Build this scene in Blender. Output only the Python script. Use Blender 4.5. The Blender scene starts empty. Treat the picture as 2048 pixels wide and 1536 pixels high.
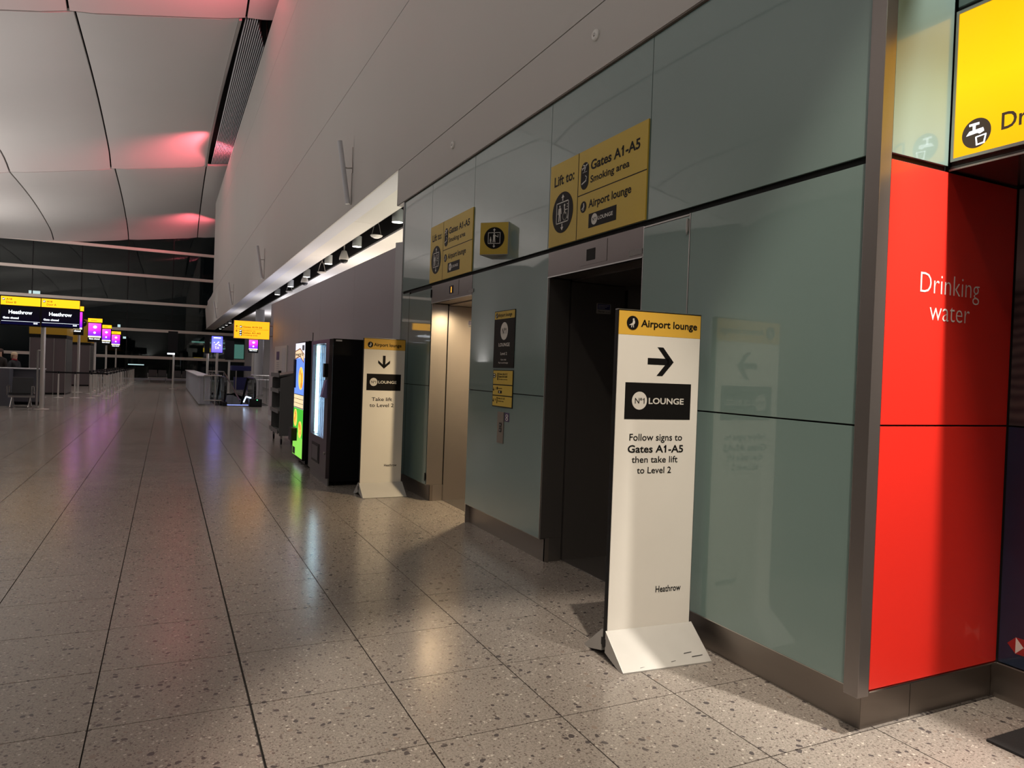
import bpy, bmesh, math, random
from mathutils import Vector, Matrix
random.seed(7)
sc = bpy.context.scene
COL = sc.collection
PI = math.pi

# ------------------------------------------------------------------ camera
cam_d = bpy.data.cameras.new('camera'); cam = bpy.data.objects.new('camera', cam_d); COL.objects.link(cam)
cam_d.sensor_width = 36.0; cam_d.lens = 25.134; cam_d.clip_end = 400; cam_d.clip_start = 0.05
CX = (0.89972735, 0.02650738, 0.43564672); CY = (-0.43494885, -0.02832518, 0.90000954); CU = (0.03619666, -0.99924724, -0.01395559)
m = Matrix(((CX[0], -CX[1], -CX[2], 0), (CY[0], -CY[1], -CY[2], 0), (CU[0], -CU[1], -CU[2], 1.55), (0, 0, 0, 1)))
cam.matrix_world = m
sc.camera = cam

# ------------------------------------------------------------------ world, light, exposure
w = bpy.data.worlds.new('night'); sc.world = w; w.use_nodes = True
w.node_tree.nodes['Background'].inputs[0].default_value = (0.55, 0.62, 0.7, 1)
w.node_tree.nodes['Background'].inputs[1].default_value = 0.006
sc.view_settings.view_transform = 'Standard'; sc.view_settings.look = 'None'
sc.view_settings.gamma = 1.0; sc.view_settings.use_curve_mapping = False
sc.view_settings.exposure = 0.0

def aim(o, d):
    o.rotation_euler = Vector(d).to_track_quat('-Z', 'Y').to_euler()
def area(name, loc, d, sx, sy, e, col=(1, 1, 1), spread=None):
    l = bpy.data.lights.new(name, 'AREA'); l.shape = 'RECTANGLE'; l.size = sx; l.size_y = sy; l.energy = e; l.color = col
    if spread: l.spread = spread
    o = bpy.data.objects.new(name, l); COL.objects.link(o); o.location = loc; aim(o, d); return o
def spot(name, loc, tgt, e, ang, blend=0.5, r=0.1, col=(1, 1, 1)):
    l = bpy.data.lights.new(name, 'SPOT'); l.energy = e; l.spot_size = math.radians(ang); l.spot_blend = blend
    l.shadow_soft_size = r; l.color = col
    o = bpy.data.objects.new(name, l); COL.objects.link(o); o.location = loc
    aim(o, Vector(tgt) - Vector(loc)); return o

WARM = (1.0, 0.86, 0.70); WHITE = (1.0, 0.965, 0.925); COOL = (0.95, 0.97, 1.0)
# area lights added as unseen uplight, out of the picture on the left: they wash the ceiling, which fills the hall
for i, (xx, yy, e) in enumerate(((-9, 2, 520), (-9, 14, 520), (-12, 28, 800), (-14, 42, 1150), (-15.5, 56, 1300))):
    area('hall_uplight_fill', (xx, yy, 2.5), (0.001, 0.0, 1.0), 2.0, 10.0, e, WHITE)
area('hall_uplight_fill', (-3.0, -4.5, 2.5), (0.001, 0, 1.0), 8.0, 1.5, 420, WHITE)  # added fill behind the camera, for the near bulkhead
# ceiling downlights above the foreground
spot('hall_spot', (-0.6, -0.8, 7.5), (0.9, 3.0, 0.3), 720, 54, 0.8, 0.10, WARM)
spot('hall_spot', (1.3, 0.6, 8.0), (1.95, 2.35, 0), 2100, 29, 0.4, 0.06, WARM)
spot('hall_spot', (-0.8, 7.0, 9.5), (0.2, 7.6, 0), 260, 50, 1.0, 0.2, WARM)
# downlight in the head of the far lift opening
spot('far_lift_lamp', (3.22, 7.25, 2.325), (3.10, 7.55, 0), 250, 160, 1.0, 0.04, (1.0, 0.76, 0.46))
# cylinder downlight of the soffit above the drinking fountain alcove
spot('soffit_downlight_beam', (3.20, 0.95, 4.20), (3.12, 2.05, 0.2), 1050, 66, 1.0, 0.05, (1, 0.9, 0.78))
spot('soffit_downlight_spill', (3.20, 0.95, 4.20), (3.12, 1.6, 0.2), 190, 150, 0.4, 0.05, (1, 0.93, 0.84))
# unseen spots added high up to brighten the far hall floor
for xx, yy, e in ((-2.0, 15.0, 500), (-1.5, 26.0, 1100), (-2.0, 37.0, 1300), (-1.0, 50.0, 1300)):
    spot('hall_spot', (xx, yy, 11.0), (xx, yy + .3, 0), e, 84, 1.0, 0.3, WHITE)
# red feature lights on top of the bulkhead
for xx, yy, z, e in ((3.0, 20.6, 12.78, 270), (3.0, 41.2, 12.78, 270), (2.95, 60.0, 12.0, 150)):
    area('red_feature_light', (xx, yy, z), (-0.72, 0.66, 0.13), 3.0, 0.3, e * .68, (1.0, 0.15, 0.20), math.radians(80))
# unseen lights added behind the hoarding to brighten the soffit
for yy, c in ((11.0, (1.0, 0.97, 0.80)), (14.5, (1.0, 0.90, 0.72)), (18.0, (1.0, 0.86, 0.74)), (23.0, (0.93, 0.90, 1.0)), (30.0, (0.9, 0.9, 1.0)), (40.0, (0.92, 0.9, 1.0))):
    area('soffit_fill_light', (5.2, yy, 2.4), (-0.35, 0, 1.0), 1.0, 3.0, 60 if yy < 16 else 120, c)

# ------------------------------------------------------------------ materials
MATS = {}
def mat(name, col, rough=0.5, metal=0.0, emit=None, es=0.0, coat=0.0, spec=0.5, bump=0.0, bscale=60, var=0.0, vscale=8):
    if name in MATS: return MATS[name]
    M = bpy.data.materials.new(name); M.use_nodes = True; nt = M.node_tree; b = nt.nodes['Principled BSDF']
    b.inputs['Base Color'].default_value = (*col, 1); b.inputs['Roughness'].default_value = rough
    b.inputs['Metallic'].default_value = metal; b.inputs['Coat Weight'].default_value = coat; b.inputs['Coat Roughness'].default_value = 0.03
    b.inputs['Specular IOR Level'].default_value = spec
    if emit: b.inputs['Emission Color'].default_value = (*emit, 1); b.inputs['Emission Strength'].default_value = es
    if var:
        geo = nt.nodes.new('ShaderNodeNewGeometry'); n = nt.nodes.new('ShaderNodeTexNoise'); n.inputs['Scale'].default_value = vscale; n.inputs['Detail'].default_value = 5
        mx = nt.nodes.new('ShaderNodeMix'); mx.data_type = 'RGBA'
        mx.inputs[6].default_value = (*[c * (1 - var) for c in col], 1); mx.inputs[7].default_value = (*[min(1, c * (1 + var)) for c in col], 1)
        nt.links.new(geo.outputs['Position'], n.inputs['Vector']); nt.links.new(n.outputs['Fac'], mx.inputs[0]); nt.links.new(mx.outputs[2], b.inputs['Base Color'])
    if bump:
        geo = nt.nodes.new('ShaderNodeNewGeometry'); n = nt.nodes.new('ShaderNodeTexNoise'); n.inputs['Scale'].default_value = bscale
        bp = nt.nodes.new('ShaderNodeBump'); bp.inputs['Strength'].default_value = bump; bp.inputs['Distance'].default_value = 0.01
        nt.links.new(geo.outputs['Position'], n.inputs['Vector']); nt.links.new(n.outputs['Fac'], bp.inputs['Height']); nt.links.new(bp.outputs['Normal'], b.inputs['Normal'])
    MATS[name] = M; return M

def brushed(name, col, rough, sx, sy, sz, amt=0.03, aniso=0.0):
    M = mat(name, col, rough, 0.75); nt = M.node_tree; b = nt.nodes['Principled BSDF']
    geo = nt.nodes.new('ShaderNodeNewGeometry'); mp = nt.nodes.new('ShaderNodeMapping'); mp.inputs['Scale'].default_value = (sx, sy, sz)
    n = nt.nodes.new('ShaderNodeTexNoise'); n.inputs['Scale'].default_value = 1; n.inputs['Detail'].default_value = 3
    mr = nt.nodes.new('ShaderNodeMapRange'); mr.inputs[3].default_value = rough - amt; mr.inputs[4].default_value = rough + amt
    nt.links.new(geo.outputs['Position'], mp.inputs[0]); nt.links.new(mp.outputs[0], n.inputs['Vector'])
    nt.links.new(n.outputs['Fac'], mr.inputs[0]); nt.links.new(mr.outputs[0], b.inputs['Roughness'])
    return M
    bp = nt.nodes.new('ShaderNodeBump'); bp.inputs['Strength'].default_value = 0.01; bp.inputs['Distance'].default_value = 0.001
    nt.links.new(n.outputs['Fac'], bp.inputs['Height']); nt.links.new(bp.outputs['Normal'], b.inputs['Normal'])
    return M

def terrazzo():
    M = bpy.data.materials.new('terrazzo'); M.use_nodes = True; nt = M.node_tree; b = nt.nodes['Principled BSDF']
    N = nt.nodes.new; L = nt.links.new
    geo = N('ShaderNodeNewGeometry')
    def warp(vec, s, a):
        n = N('ShaderNodeTexNoise'); n.inputs['Scale'].default_value = s; L(vec, n.inputs['Vector'])
        sub = N('ShaderNodeVectorMath'); sub.operation = 'MULTIPLY_ADD'; sub.inputs[1].default_value = (a, a, 0)
        L(n.outputs['Color'], sub.inputs[0]); L(vec, sub.inputs[2]); return sub.outputs[0]
    prev = None
    def rgb(c): return (*c, 1)
    nz = N('ShaderNodeTexNoise'); nz.inputs['Scale'].default_value = 3.0; L(geo.outputs['Position'], nz.inputs['Vector'])
    base = N('ShaderNodeMix'); base.data_type = 'RGBA'; base.inputs[6].default_value = rgb((.215, .19, .17)); base.inputs[7].default_value = rgb((.265, .237, .212)); L(nz.outputs['Fac'], base.inputs[0])
    fine = N('ShaderNodeTexNoise'); fine.inputs['Scale'].default_value = 90; fine.inputs['Detail'].default_value = 3; L(geo.outputs['Position'], fine.inputs['Vector'])
    f2 = N('ShaderNodeMix'); f2.data_type = 'RGBA'; f2.blend_type = 'OVERLAY'; f2.inputs[0].default_value = 0.55; L(base.outputs[2], f2.inputs[6]); L(fine.outputs['Fac'], f2.inputs[7])
    cur = f2.outputs[2]
    for scale, thr, lo, hi, ca, cb, wa in ((150, .30, .55, 1.0, (.10, .088, .08), (.34, .31, .28), .004),
                                           (62, .34, .66, 1.0, (.12, .10, .09), (.42, .39, .345), .012),
                                           (30, .33, .84, 1.0, (.075, .065, .065), (.21, .17, .145), .03)):
        v = N('ShaderNodeTexVoronoi'); v.inputs['Scale'].default_value = scale; v.voronoi_dimensions = '2D'
        L(warp(geo.outputs['Position'], scale * .7, wa), v.inputs['Vector'])
        sep = N('ShaderNodeSeparateColor'); L(v.outputs['Color'], sep.inputs[0])
        # random radius per chip
        r = N('ShaderNodeMath'); r.operation = 'MULTIPLY'; r.inputs[1].default_value = thr * 1.3; L(sep.outputs[1], r.inputs[0])
        lt = N('ShaderNodeMath'); lt.operation = 'LESS_THAN'; L(v.outputs['Distance'], lt.inputs[0]); L(r.outputs[0], lt.inputs[1])
        gt = N('ShaderNodeMath'); gt.operation = 'GREATER_THAN'; gt.inputs[1].default_value = lo; L(sep.outputs[0], gt.inputs[0])
        mk = N('ShaderNodeMath'); mk.operation = 'MULTIPLY'; L(lt.outputs[0], mk.inputs[0]); L(gt.outputs[0], mk.inputs[1])
        cr = N('ShaderNodeMix'); cr.data_type = 'RGBA'; cr.inputs[6].default_value = rgb(ca); cr.inputs[7].default_value = rgb(cb)
        st = N('ShaderNodeMath'); st.operation = 'GREATER_THAN'; st.inputs[1].default_value = 0.74; L(sep.outputs[2], st.inputs[0]); L(st.outputs[0], cr.inputs[0])
        mx = N('ShaderNodeMix'); mx.data_type = 'RGBA'; L(mk.outputs[0], mx.inputs[0]); L(cur, mx.inputs[6]); L(cr.outputs[2], mx.inputs[7]); cur = mx.outputs[2]
    L(cur, b.inputs['Base Color'])
    b.inputs['Roughness'].default_value = 0.2
    rn = N('ShaderNodeTexNoise'); rn.inputs['Scale'].default_value = 1.3; rn.inputs['Detail'].default_value = 6; L(geo.outputs['Position'], rn.inputs['Vector'])
    mr = N('ShaderNodeMapRange'); mr.inputs[3].default_value = .15; mr.inputs[4].default_value = .25; L(rn.outputs['Fac'], mr.inputs[0]); L(mr.outputs[0], b.inputs['Roughness'])
    b.inputs['Specular IOR Level'].default_value = 0.5
    MATS['terrazzo'] = M; return M

def screen(name, stops, es, axis='Z', side=None):
    """emissive display: a colour ramp along the generated Z, tinted sideways"""
    M = bpy.data.materials.new(name); M.use_nodes = True; nt = M.node_tree; b = nt.nodes['Principled BSDF']
    tc = nt.nodes.new('ShaderNodeTexCoord'); sp = nt.nodes.new('ShaderNodeSeparateXYZ'); nt.links.new(tc.outputs['Generated'], sp.inputs[0])
    cr = nt.nodes.new('ShaderNodeValToRGB'); e = cr.color_ramp.elements
    while len(e) < len(stops): e.new(0.5)
    for i, (p, c) in enumerate(stops): e[i].position = p; e[i].color = (*c, 1)
    nt.links.new(sp.outputs[axis], cr.inputs[0]); out = cr.outputs[0]
    if side:
        c2 = nt.nodes.new('ShaderNodeValToRGB'); c2.color_ramp.elements[0].color = (*side[0], 1); c2.color_ramp.elements[1].color = (*side[1], 1)
        nt.links.new(sp.outputs['X'], c2.inputs[0])
        mx = nt.nodes.new('ShaderNodeMix'); mx.data_type = 'RGBA'; mx.blend_type = 'MULTIPLY'; mx.inputs[0].default_value = 1
        nt.links.new(out, mx.inputs[6]); nt.links.new(c2.outputs[0], mx.inputs[7]); out = mx.outputs[2]
    nt.links.new(out, b.inputs['Emission Color']); b.inputs['Emission Strength'].default_value = es
    b.inputs['Base Color'].default_value = (.005, .005, .005, 1); b.inputs['Roughness'].default_value = .25; b.inputs['Specular IOR Level'].default_value = .12
    MATS[name] = M; return M

def glass_pane(name, tint, gloss=0.04, rough=0.0):
    M = bpy.data.materials.new(name); M.use_nodes = True; nt = M.node_tree
    for n in list(nt.nodes): nt.nodes.remove(n)
    o = nt.nodes.new('ShaderNodeOutputMaterial'); t = nt.nodes.new('ShaderNodeBsdfTransparent'); t.inputs[0].default_value = (*tint, 1)
    g = nt.nodes.new('ShaderNodeBsdfGlossy'); g.inputs['Roughness'].default_value = rough
    lw = nt.nodes.new('ShaderNodeLayerWeight'); lw.inputs[0].default_value = .5; pw = nt.nodes.new('ShaderNodeMath'); pw.operation = 'POWER'; pw.inputs[1].default_value = 5
    fr = nt.nodes.new('ShaderNodeMath'); fr.operation = 'MULTIPLY_ADD'; fr.inputs[1].default_value = .9; fr.inputs[2].default_value = gloss
    nt.links.new(lw.outputs['Facing'], pw.inputs[0]); nt.links.new(pw.outputs[0], fr.inputs[0])
    mx = nt.nodes.new('ShaderNodeMixShader'); nt.links.new(fr.outputs[0], mx.inputs[0]); nt.links.new(t.outputs[0], mx.inputs[1]); nt.links.new(g.outputs[0], mx.inputs[2])
    nt.links.new(mx.outputs[0], o.inputs[0]); MATS[name] = M; return M

TER = terrazzo()
GROUT = mat('grout', (.03, .028, .026), .8)
TEAL = mat('teal_glass', (.165, .242, .228), .28, coat=1.0, spec=.3, var=.03, vscale=1.5)
BLACKGAP = mat('black_backing', (.006, .006, .006), .7)
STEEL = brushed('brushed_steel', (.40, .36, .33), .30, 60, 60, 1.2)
STEELH = brushed('brushed_steel_header', (.20, .17, .165), .24, 30, 1.0, 40, .012)
STEELP = brushed('brushed_steel_post', (.24, .215, .205), .26, 60, 60, 1.0, .015)
STEELB = brushed('brushed_steel_base', (.27, .235, .21), .40, 20, 2.0, 40)
STEELD = brushed('brushed_steel_dark', (.20, .185, .175), .33, 60, 60, 1.2)  # darker steel; on the near lift it carries the shade in its colour
CHROME = mat('polished_metal', (.62, .60, .58), .18, 1.0)
SATIN = mat('satin_metal', (.5, .48, .46), .38, 1.0)
POLEM = mat('pole_metal', (.62, .585, .54), .35, .45)
SILVER = mat('silver_paint', (.46, .45, .43), .42, .35, var=.08, vscale=6)
YEL = mat('sign_yellow', (.62, .43, .045), .42, var=.02, vscale=3)
YELW = mat('stand_yellow', (.80, .47, .06), .45)
BLK = mat('sign_black', (.010, .009, .009), .45, spec=.12)
BLKP = mat('black_plastic', (.008, .008, .009), .4, spec=.2)
WHT = mat('sign_white', (.72, .69, .64), .5)
CREAM = mat('stand_face', (.84, .81, .75), .38, var=.03, vscale=4)
WALLP = mat('bulkhead_paint', (.50, .47, .44), .6, bump=.02, bscale=3, var=.03, vscale=.6)
CEIL = mat('ceiling_fabric', (.53, .495, .475), .85, bump=.15, bscale=40, var=.03, vscale=.4)
SOFF = mat('soffit_paint', (.66, .63, .57), .6)
HOARD = mat('hoarding_paint', (.42, .38, .41), .6, var=.02, vscale=1)
DARK = mat('dark_void', (.01, .01, .011), .8)
RED = mat('red_laminate', (.75, .026, .016), .38, coat=.35, spec=.4)
PALE = TEAL
NAVY = mat('navy_poster', (.010, .028, .065), .3, coat=.6, var=.4, vscale=3)
GREYL = mat('light_grey_paint', (.55, .54, .56), .5)
GREYP = mat('grey_panel', (.30, .31, .35), .45)
GLOWW = mat('lamp_glow', (.9, .9, .9), .5, emit=(1, .96, .9), es=9)
YELEM = screen('lightbox_yellow', [(0, (1.0, .46, .004)), (.5, (1.0, .60, .005)), (1, (1.0, .48, .004))], 1.35, 'Z')
YELDIS = mat('display_yellow', (.1, .08, .01), .3, emit=(1.0, .45, .006), es=1.8)
YELDIM = mat('kiosk_yellow', (.30, .17, .008), .5, emit=(1.0, .52, .02), es=.05)
WHTEM = mat('display_white', (.5, .5, .5), .3, emit=(.85, .92, 1.0), es=2.2)
PURPLE = screen('display_purple', [(0, (.10, .02, .75)), (.35, (.30, .03, .85)), (.75, (.85, .06, .9)), (1, (.75, .10, .8))], 2.4, 'Z', ((1.0, 1.0, .55), (1.0, .35, 1.0)))
BLUESC = screen('display_blue', [(0, (.12, .08, .9)), (.4, (.20, .18, .9)), (.7, (.12, .14, .9)), (1, (.12, .12, .9))], 2.2, 'Z')
NAVYSC = screen('display_navy', [(0, (.002, .002, .03)), (.25, (.002, .001, .008)), (1, (.002, .0015, .004))], 1.0, 'Z')
GLASSD = glass_pane('dark_glazing', (.55, .62, .60))
GLASSC = glass_pane('clear_glazing', (.86, .92, .93))
TEXTDK = mat('dark_print', (.03, .025, .01), .5)

# ------------------------------------------------------------------ mesh helpers
ORG = {}
class MB:
    def __init__(s): s.v = []; s.f = []
    def add(s, vs, fs):
        o = len(s.v); s.v += [Vector(p) for p in vs]; s.f += [tuple(i + o for i in f) for f in fs]; return s
    def box(s, x0, x1, y0, y1, z0, z1):
        vs = [(x, y, z) for z in (z0, z1) for y in (y0, y1) for x in (x0, x1)]
        return s.add(vs, [(0, 2, 3, 1), (4, 5, 7, 6), (0, 1, 5, 4), (2, 6, 7, 3), (0, 4, 6, 2), (1, 3, 7, 5)])
    def tube(s, a, b, r, n=12, r2=None):
        a = Vector(a); b = Vector(b); r2 = r if r2 is None else r2
        d = (b - a).normalized(); u = d.orthogonal().normalized(); w_ = d.cross(u)
        vs = []
        for p, rr in ((a, r), (b, r2)):
            vs += [p + (u * math.cos(t) + w_ * math.sin(t)) * rr for t in [2 * PI * i / n for i in range(n)]]
        fs = [(i, (i + 1) % n, (i + 1) % n + n, i + n) for i in range(n)] + [tuple(range(n - 1, -1, -1)), tuple(range(n, 2 * n))]
        return s.add(vs, fs)
    def path(s, pts, r, n=8):
        for a, b in zip(pts, pts[1:]): s.tube(a, b, r, n)
        return s
    def lathe(s, c, prof, n=24, axis='Z'):
        c = Vector(c); vs = []; fs = []
        for (r, h) in prof:
            for i in range(n):
                t = 2 * PI * i / n
                p = (r * math.cos(t), r * math.sin(t), h) if axis == 'Z' else ((h, r * math.cos(t), r * math.sin(t)) if axis == 'X' else (r * math.cos(t), h, r * math.sin(t)))
                vs.append(c + Vector(p))
        for k in range(len(prof) - 1):
            for i in range(n):
                j = (i + 1) % n; fs.append((k * n + i, k * n + j, (k + 1) * n + j, (k + 1) * n + i))
        fs += [tuple(range(n)), tuple(range((len(prof) - 1) * n, len(prof) * n))]
        return s.add(vs, fs)
    def hexa(s, bot, top):
        n = len(bot)
        return s.add(list(bot) + list(top), [tuple(range(n - 1, -1, -1)), tuple(range(n, 2 * n))] + [(i, (i + 1) % n, (i + 1) % n + n, i + n) for i in range(n)])
    def build(s, name, material, parent=None, smooth=False, bevel=0.0, kind=None):
        org = ORG.get(parent, Vector((0, 0, 0)))
        me = bpy.data.meshes.new(name); me.from_pydata([tuple(p - org) for p in s.v], [], s.f)
        bm = bmesh.new(); bm.from_mesh(me); bmesh.ops.recalc_face_normals(bm, faces=bm.faces)
        if bevel: bmesh.ops.bevel(bm, geom=list(bm.edges), offset=bevel, segments=2, profile=.7, affect='EDGES', clamp_overlap=True)
        bm.to_mesh(me); bm.free()
        if smooth:
            me.shade_smooth()
            try: me.set_sharp_from_angle(angle=math.radians(40))
            except Exception: pass
        me.materials.append(material)
        o = bpy.data.objects.new(name, me); COL.objects.link(o)
        if parent: o.parent = parent
        ORG[o] = org
        if kind: o['kind'] = kind
        return o

def tag(o, label, cat, group=None, kind=None):
    if label: o['label'] = label
    if cat: o['category'] = cat
    if group: o['group'] = group
    if kind: o['kind'] = kind
    return o
def thing(name, label, cat, loc, group=None):
    o = bpy.data.objects.new(name, None); COL.objects.link(o); o.location = loc; o.empty_display_size = .1
    ORG[o] = Vector(loc); return tag(o, label, cat, group)
def struct(name, loc=(0, 0, 0), label=None, cat='wall'):
    o = bpy.data.objects.new(name, None); COL.objects.link(o); o.location = loc; ORG[o] = Vector(loc)
    o['kind'] = 'structure'
    if label: o['label'] = label
    o['category'] = cat
    return o
def box(name, dims, material, parent=None, bevel=0.0, **k):
    return MB().box(*dims).build(name, material, parent, bevel=bevel, **k)
def copy_tree(o, parent=None):
    c = o.copy(); COL.objects.link(c); c.parent = parent
    for ch in list(o.children): copy_tree(ch, c)
    return c

# flat graphics in the plane of a face: u to the right, v up, n out of the face
class Fr:
    def __init__(s, o, r, u=(0, 0, 1)):
        s.o = Vector(o); s.r = Vector(r).normalized(); s.u = Vector(u).normalized(); s.n = s.r.cross(s.u)
    def P(s, u, v, n=0): return s.o + s.r * u + s.u * v + s.n * n
    def prism(s, mb, pts, n0, n1):
        return mb.hexa([s.P(a, b, n0) for a, b in pts], [s.P(a, b, n1) for a, b in pts])
    def rect(s, mb, u0, u1, v0, v1, n0, n1): return s.prism(mb, [(u0, v0), (u1, v0), (u1, v1), (u0, v1)], n0, n1)
    def disc(s, mb, cu, cv, ru, rv, n0, n1, k=40): return s.prism(mb, [(cu + ru * math.cos(2 * PI * i / k), cv + rv * math.sin(2 * PI * i / k)) for i in range(k)], n0, n1)
    def line(s, mb, a, b, w_, n0, n1):
        a = Vector(a); b = Vector(b); d = (b - a).normalized() * w_ / 2; p = Vector((-d.y, d.x))
        return s.prism(mb, [tuple(a - p - d), tuple(b - p + d), tuple(b + p + d), tuple(a + p - d)], n0, n1)

_T = {}
def text_mesh(body, bold):
    key = (body, bold)
    if key in _T: return _T[key]
    c = bpy.data.curves.new('t', 'FONT'); c.body = body; c.size = 1; c.resolution_u = 3; c.offset = bold; c.fill_mode = 'FRONT'; c.extrude = 0.0
    o = bpy.data.objects.new('t', c); COL.objects.link(o); dg = bpy.context.evaluated_depsgraph_get()
    me = bpy.data.meshes.new_from_object(o.evaluated_get(dg)); vs = [v.co.copy() for v in me.vertices]; fs = [tuple(p.vertices) for p in me.polygons]
    bpy.data.objects.remove(o); bpy.data.curves.remove(c); bpy.data.meshes.remove(me)
    _T[key] = (vs, fs); return _T[key]
def capheight(bold):
    vs, _ = text_mesh('H', bold); return min(v.y for v in vs), max(v.y for v in vs)
def txt(fr, mb, body, u0, u1, v, cap, n=0.001, bold=0.0):
    if bold >= 0: bold = round(bold + .010, 4)
    vs, fs = text_mesh(body, bold); lo, hi = capheight(bold)
    x0 = min(p.x for p in vs); x1 = max(p.x for p in vs); sx = (u1 - u0) / (x1 - x0); sy = cap / (hi - lo)
    mb.add([fr.P(u0 + (p.x - x0) * sx, v + (p.y - lo) * sy, n) for p in vs], fs)
    wst = .085 + 2 * bold; H_ = hi - lo                          # give each digit 1 its flag
    for i, ch in enumerate(body):
        if ch == '1':
            xr = max(p.x for p in text_mesh(body[:i + 1], bold)[0]); xl = xr - wst * .6
            pts = [(xl, hi), (xl - .17, hi - .17), (xl - .17, hi - .27 - bold), (xl, hi - .13 - bold * 2)]
            q = [fr.P(u0 + (a - x0) * sx, v + (b_ - lo) * sy, n) for a, b_ in pts]; mb.add(q, [(0, 1, 2, 3)])
    return mb
def letter(fr, parent, items, material, n=0.001, name='lettering'):
    for it in items:
        mb = MB(); txt(fr, mb, *it[:5], n=n, bold=it[5] if len(it) > 5 else 0.0); o = mb.build(name, material, parent)
    return o

def arrow(fr, mb, cu, cv, L, ang, n0, n1, w_=.17, head=.42):
    """bold arrow with chevron head; ang 0 = right"""
    ca, sa = math.cos(ang), math.sin(ang)
    def R(p): return (cu + p[0] * ca - p[1] * sa, cv + p[0] * sa + p[1] * ca)
    h = L / 2; t = L * w_ * .62; k = L * head
    fr.prism(mb, [R(p) for p in [(-h, -t / 1), (h - t * 1.6, -t), (h - t * 1.6, t), (-h, t)]], n0, n1)
    for s in (1, -1):
        pts = [(h, 0), (h - k * 1.0, s * k * 1.12), (h - k * 1.0 - t * 2.1, s * k * 1.12), (h - t * 2.2, 0)]
        fr.prism(mb, [R(p) for p in (pts if s > 0 else pts[::-1])], n0, n1)
def solid_arrow(fr, mb, cu, cv, L, ang, n0, n1):
    ca, sa = math.cos(ang), math.sin(ang)
    def R(p): return (cu + p[0] * ca - p[1] * sa, cv + p[0] * sa + p[1] * ca)
    fr.prism(mb, [R(p) for p in [(-L * .5, -L * .12), (0, -L * .12), (0, L * .12), (-L * .5, L * .12)]], n0, n1)
    fr.prism(mb, [R(p) for p in [(0, -L * .42), (L * .5, 0), (0, L * .42)]], n0, n1)
def man(fr, mb, cu, cv, h, n0, n1, dress=False, arm=False):
    s = h
    fr.disc(mb, cu, cv + .43 * s, .075 * s, .075 * s, n0, n1, 16)
    if dress: fr.prism(mb, [(cu - .06 * s, cv + .33 * s), (cu - .17 * s, cv - .12 * s), (cu + .17 * s, cv - .12 * s), (cu + .06 * s, cv + .33 * s)], n0, n1)
    else: fr.rect(mb, cu - .12 * s, cu + .12 * s, cv - .03 * s, cv + .33 * s, n0, n1)
    fr.prism(mb, [(cu - .11 * s, cv - .03 * s), (cu - .15 * s, cv - .5 * s), (cu - .06 * s, cv - .5 * s), (cu, cv - .03 * s)], n0, n1)
    fr.prism(mb, [(cu, cv - .03 * s), (cu + .06 * s, cv - .5 * s), (cu + .15 * s, cv - .5 * s), (cu + .11 * s, cv - .03 * s)], n0, n1)
    if arm: fr.line(mb, (cu + .08 * s, cv + .27 * s), (cu + .36 * s, cv + .12 * s), .07 * s, n0, n1)
    elif not dress:
        for d in (-1, 1): fr.line(mb, (cu + d * .13 * s, cv + .28 * s), (cu + d * .19 * s, cv - .02 * s), .06 * s, n0, n1)
def lift_icon(fr, parent, cu, cv, ru, rv, kind='wheel', n=0.002):
    d = MB(); fr.disc(d, cu, cv, ru, rv, 0, n); d.build('pictogram_disc', BLK, parent)
    s = MB(); q = rv; a, b = n, n + .001; k = ru / rv
    x0, x1, y0, y1 = cu - .60 * q * k, cu + .60 * q * k, cv - .52 * q, cv + .52 * q
    t = .05 * q
    fr.rect(s, x0, x1, y0, y0 + t, a, b); fr.rect(s, x0, x1, y1 - t, y1, a, b); fr.rect(s, x0, x0 + t, y0, y1, a, b); fr.rect(s, x1 - t, x1, y0, y1, a, b)
    solid_arrow(fr, s, cu, cv + .72 * q, .32 * q, PI / 2, a, b); solid_arrow(fr, s, cu, cv - .72 * q, .32 * q, -PI / 2, a, b)
    if kind == 'wheel':
        man(fr, s, cu - .26 * q * k, cv - .02 * q, .80 * q, a, b)
        c = (cu + .24 * q * k, cv - .22 * q)
        for i in range(14):
            t0 = PI * .62 + i * 2 * PI * .80 / 14; t1 = t0 + 2 * PI * .80 / 14; R_ = .19 * q
            fr.line(s, (c[0] + R_ * math.cos(t0), c[1] + R_ * math.sin(t0)), (c[0] + R_ * math.cos(t1), c[1] + R_ * math.sin(t1)), .05 * q, a, b)
        fr.disc(s, c[0] - .05 * q, cv + .31 * q, .07 * q, .07 * q, a, b, 16)
        fr.line(s, (c[0] - .05 * q, cv + .2 * q), (c[0] - .01 * q, cv - .08 * q), .08 * q, a, b)
        fr.line(s, (c[0], cv - .08 * q), (c[0] + .16 * q, cv - .1 * q), .07 * q, a, b); fr.line(s, (c[0] + .16 * q, cv - .1 * q), (c[0] + .24 * q, cv - .34 * q), .07 * q, a, b)
        fr.line(s, (c[0] - .03 * q, cv + .08 * q), (c[0] + .13 * q, cv + .08 * q), .05 * q, a, b)
        for i in range(3): fr.rect(s, x1 - .17 * q, x1 - .11 * q, cv + .05 * q + i * .13 * q, cv + .10 * q + i * .13 * q, a, b)
    else:
        man(fr, s, cu, cv + .02 * q, .86 * q, a, b, arm=True); man(fr, s, cu - .34 * q, cv - .16 * q, .56 * q, a, b, dress=True)
        fr.rect(s, cu + .36 * q, cu + .40 * q, cv + .05 * q, cv + .35 * q, a, b)
    s.build('pictogram_symbol', WHT, parent)
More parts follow.
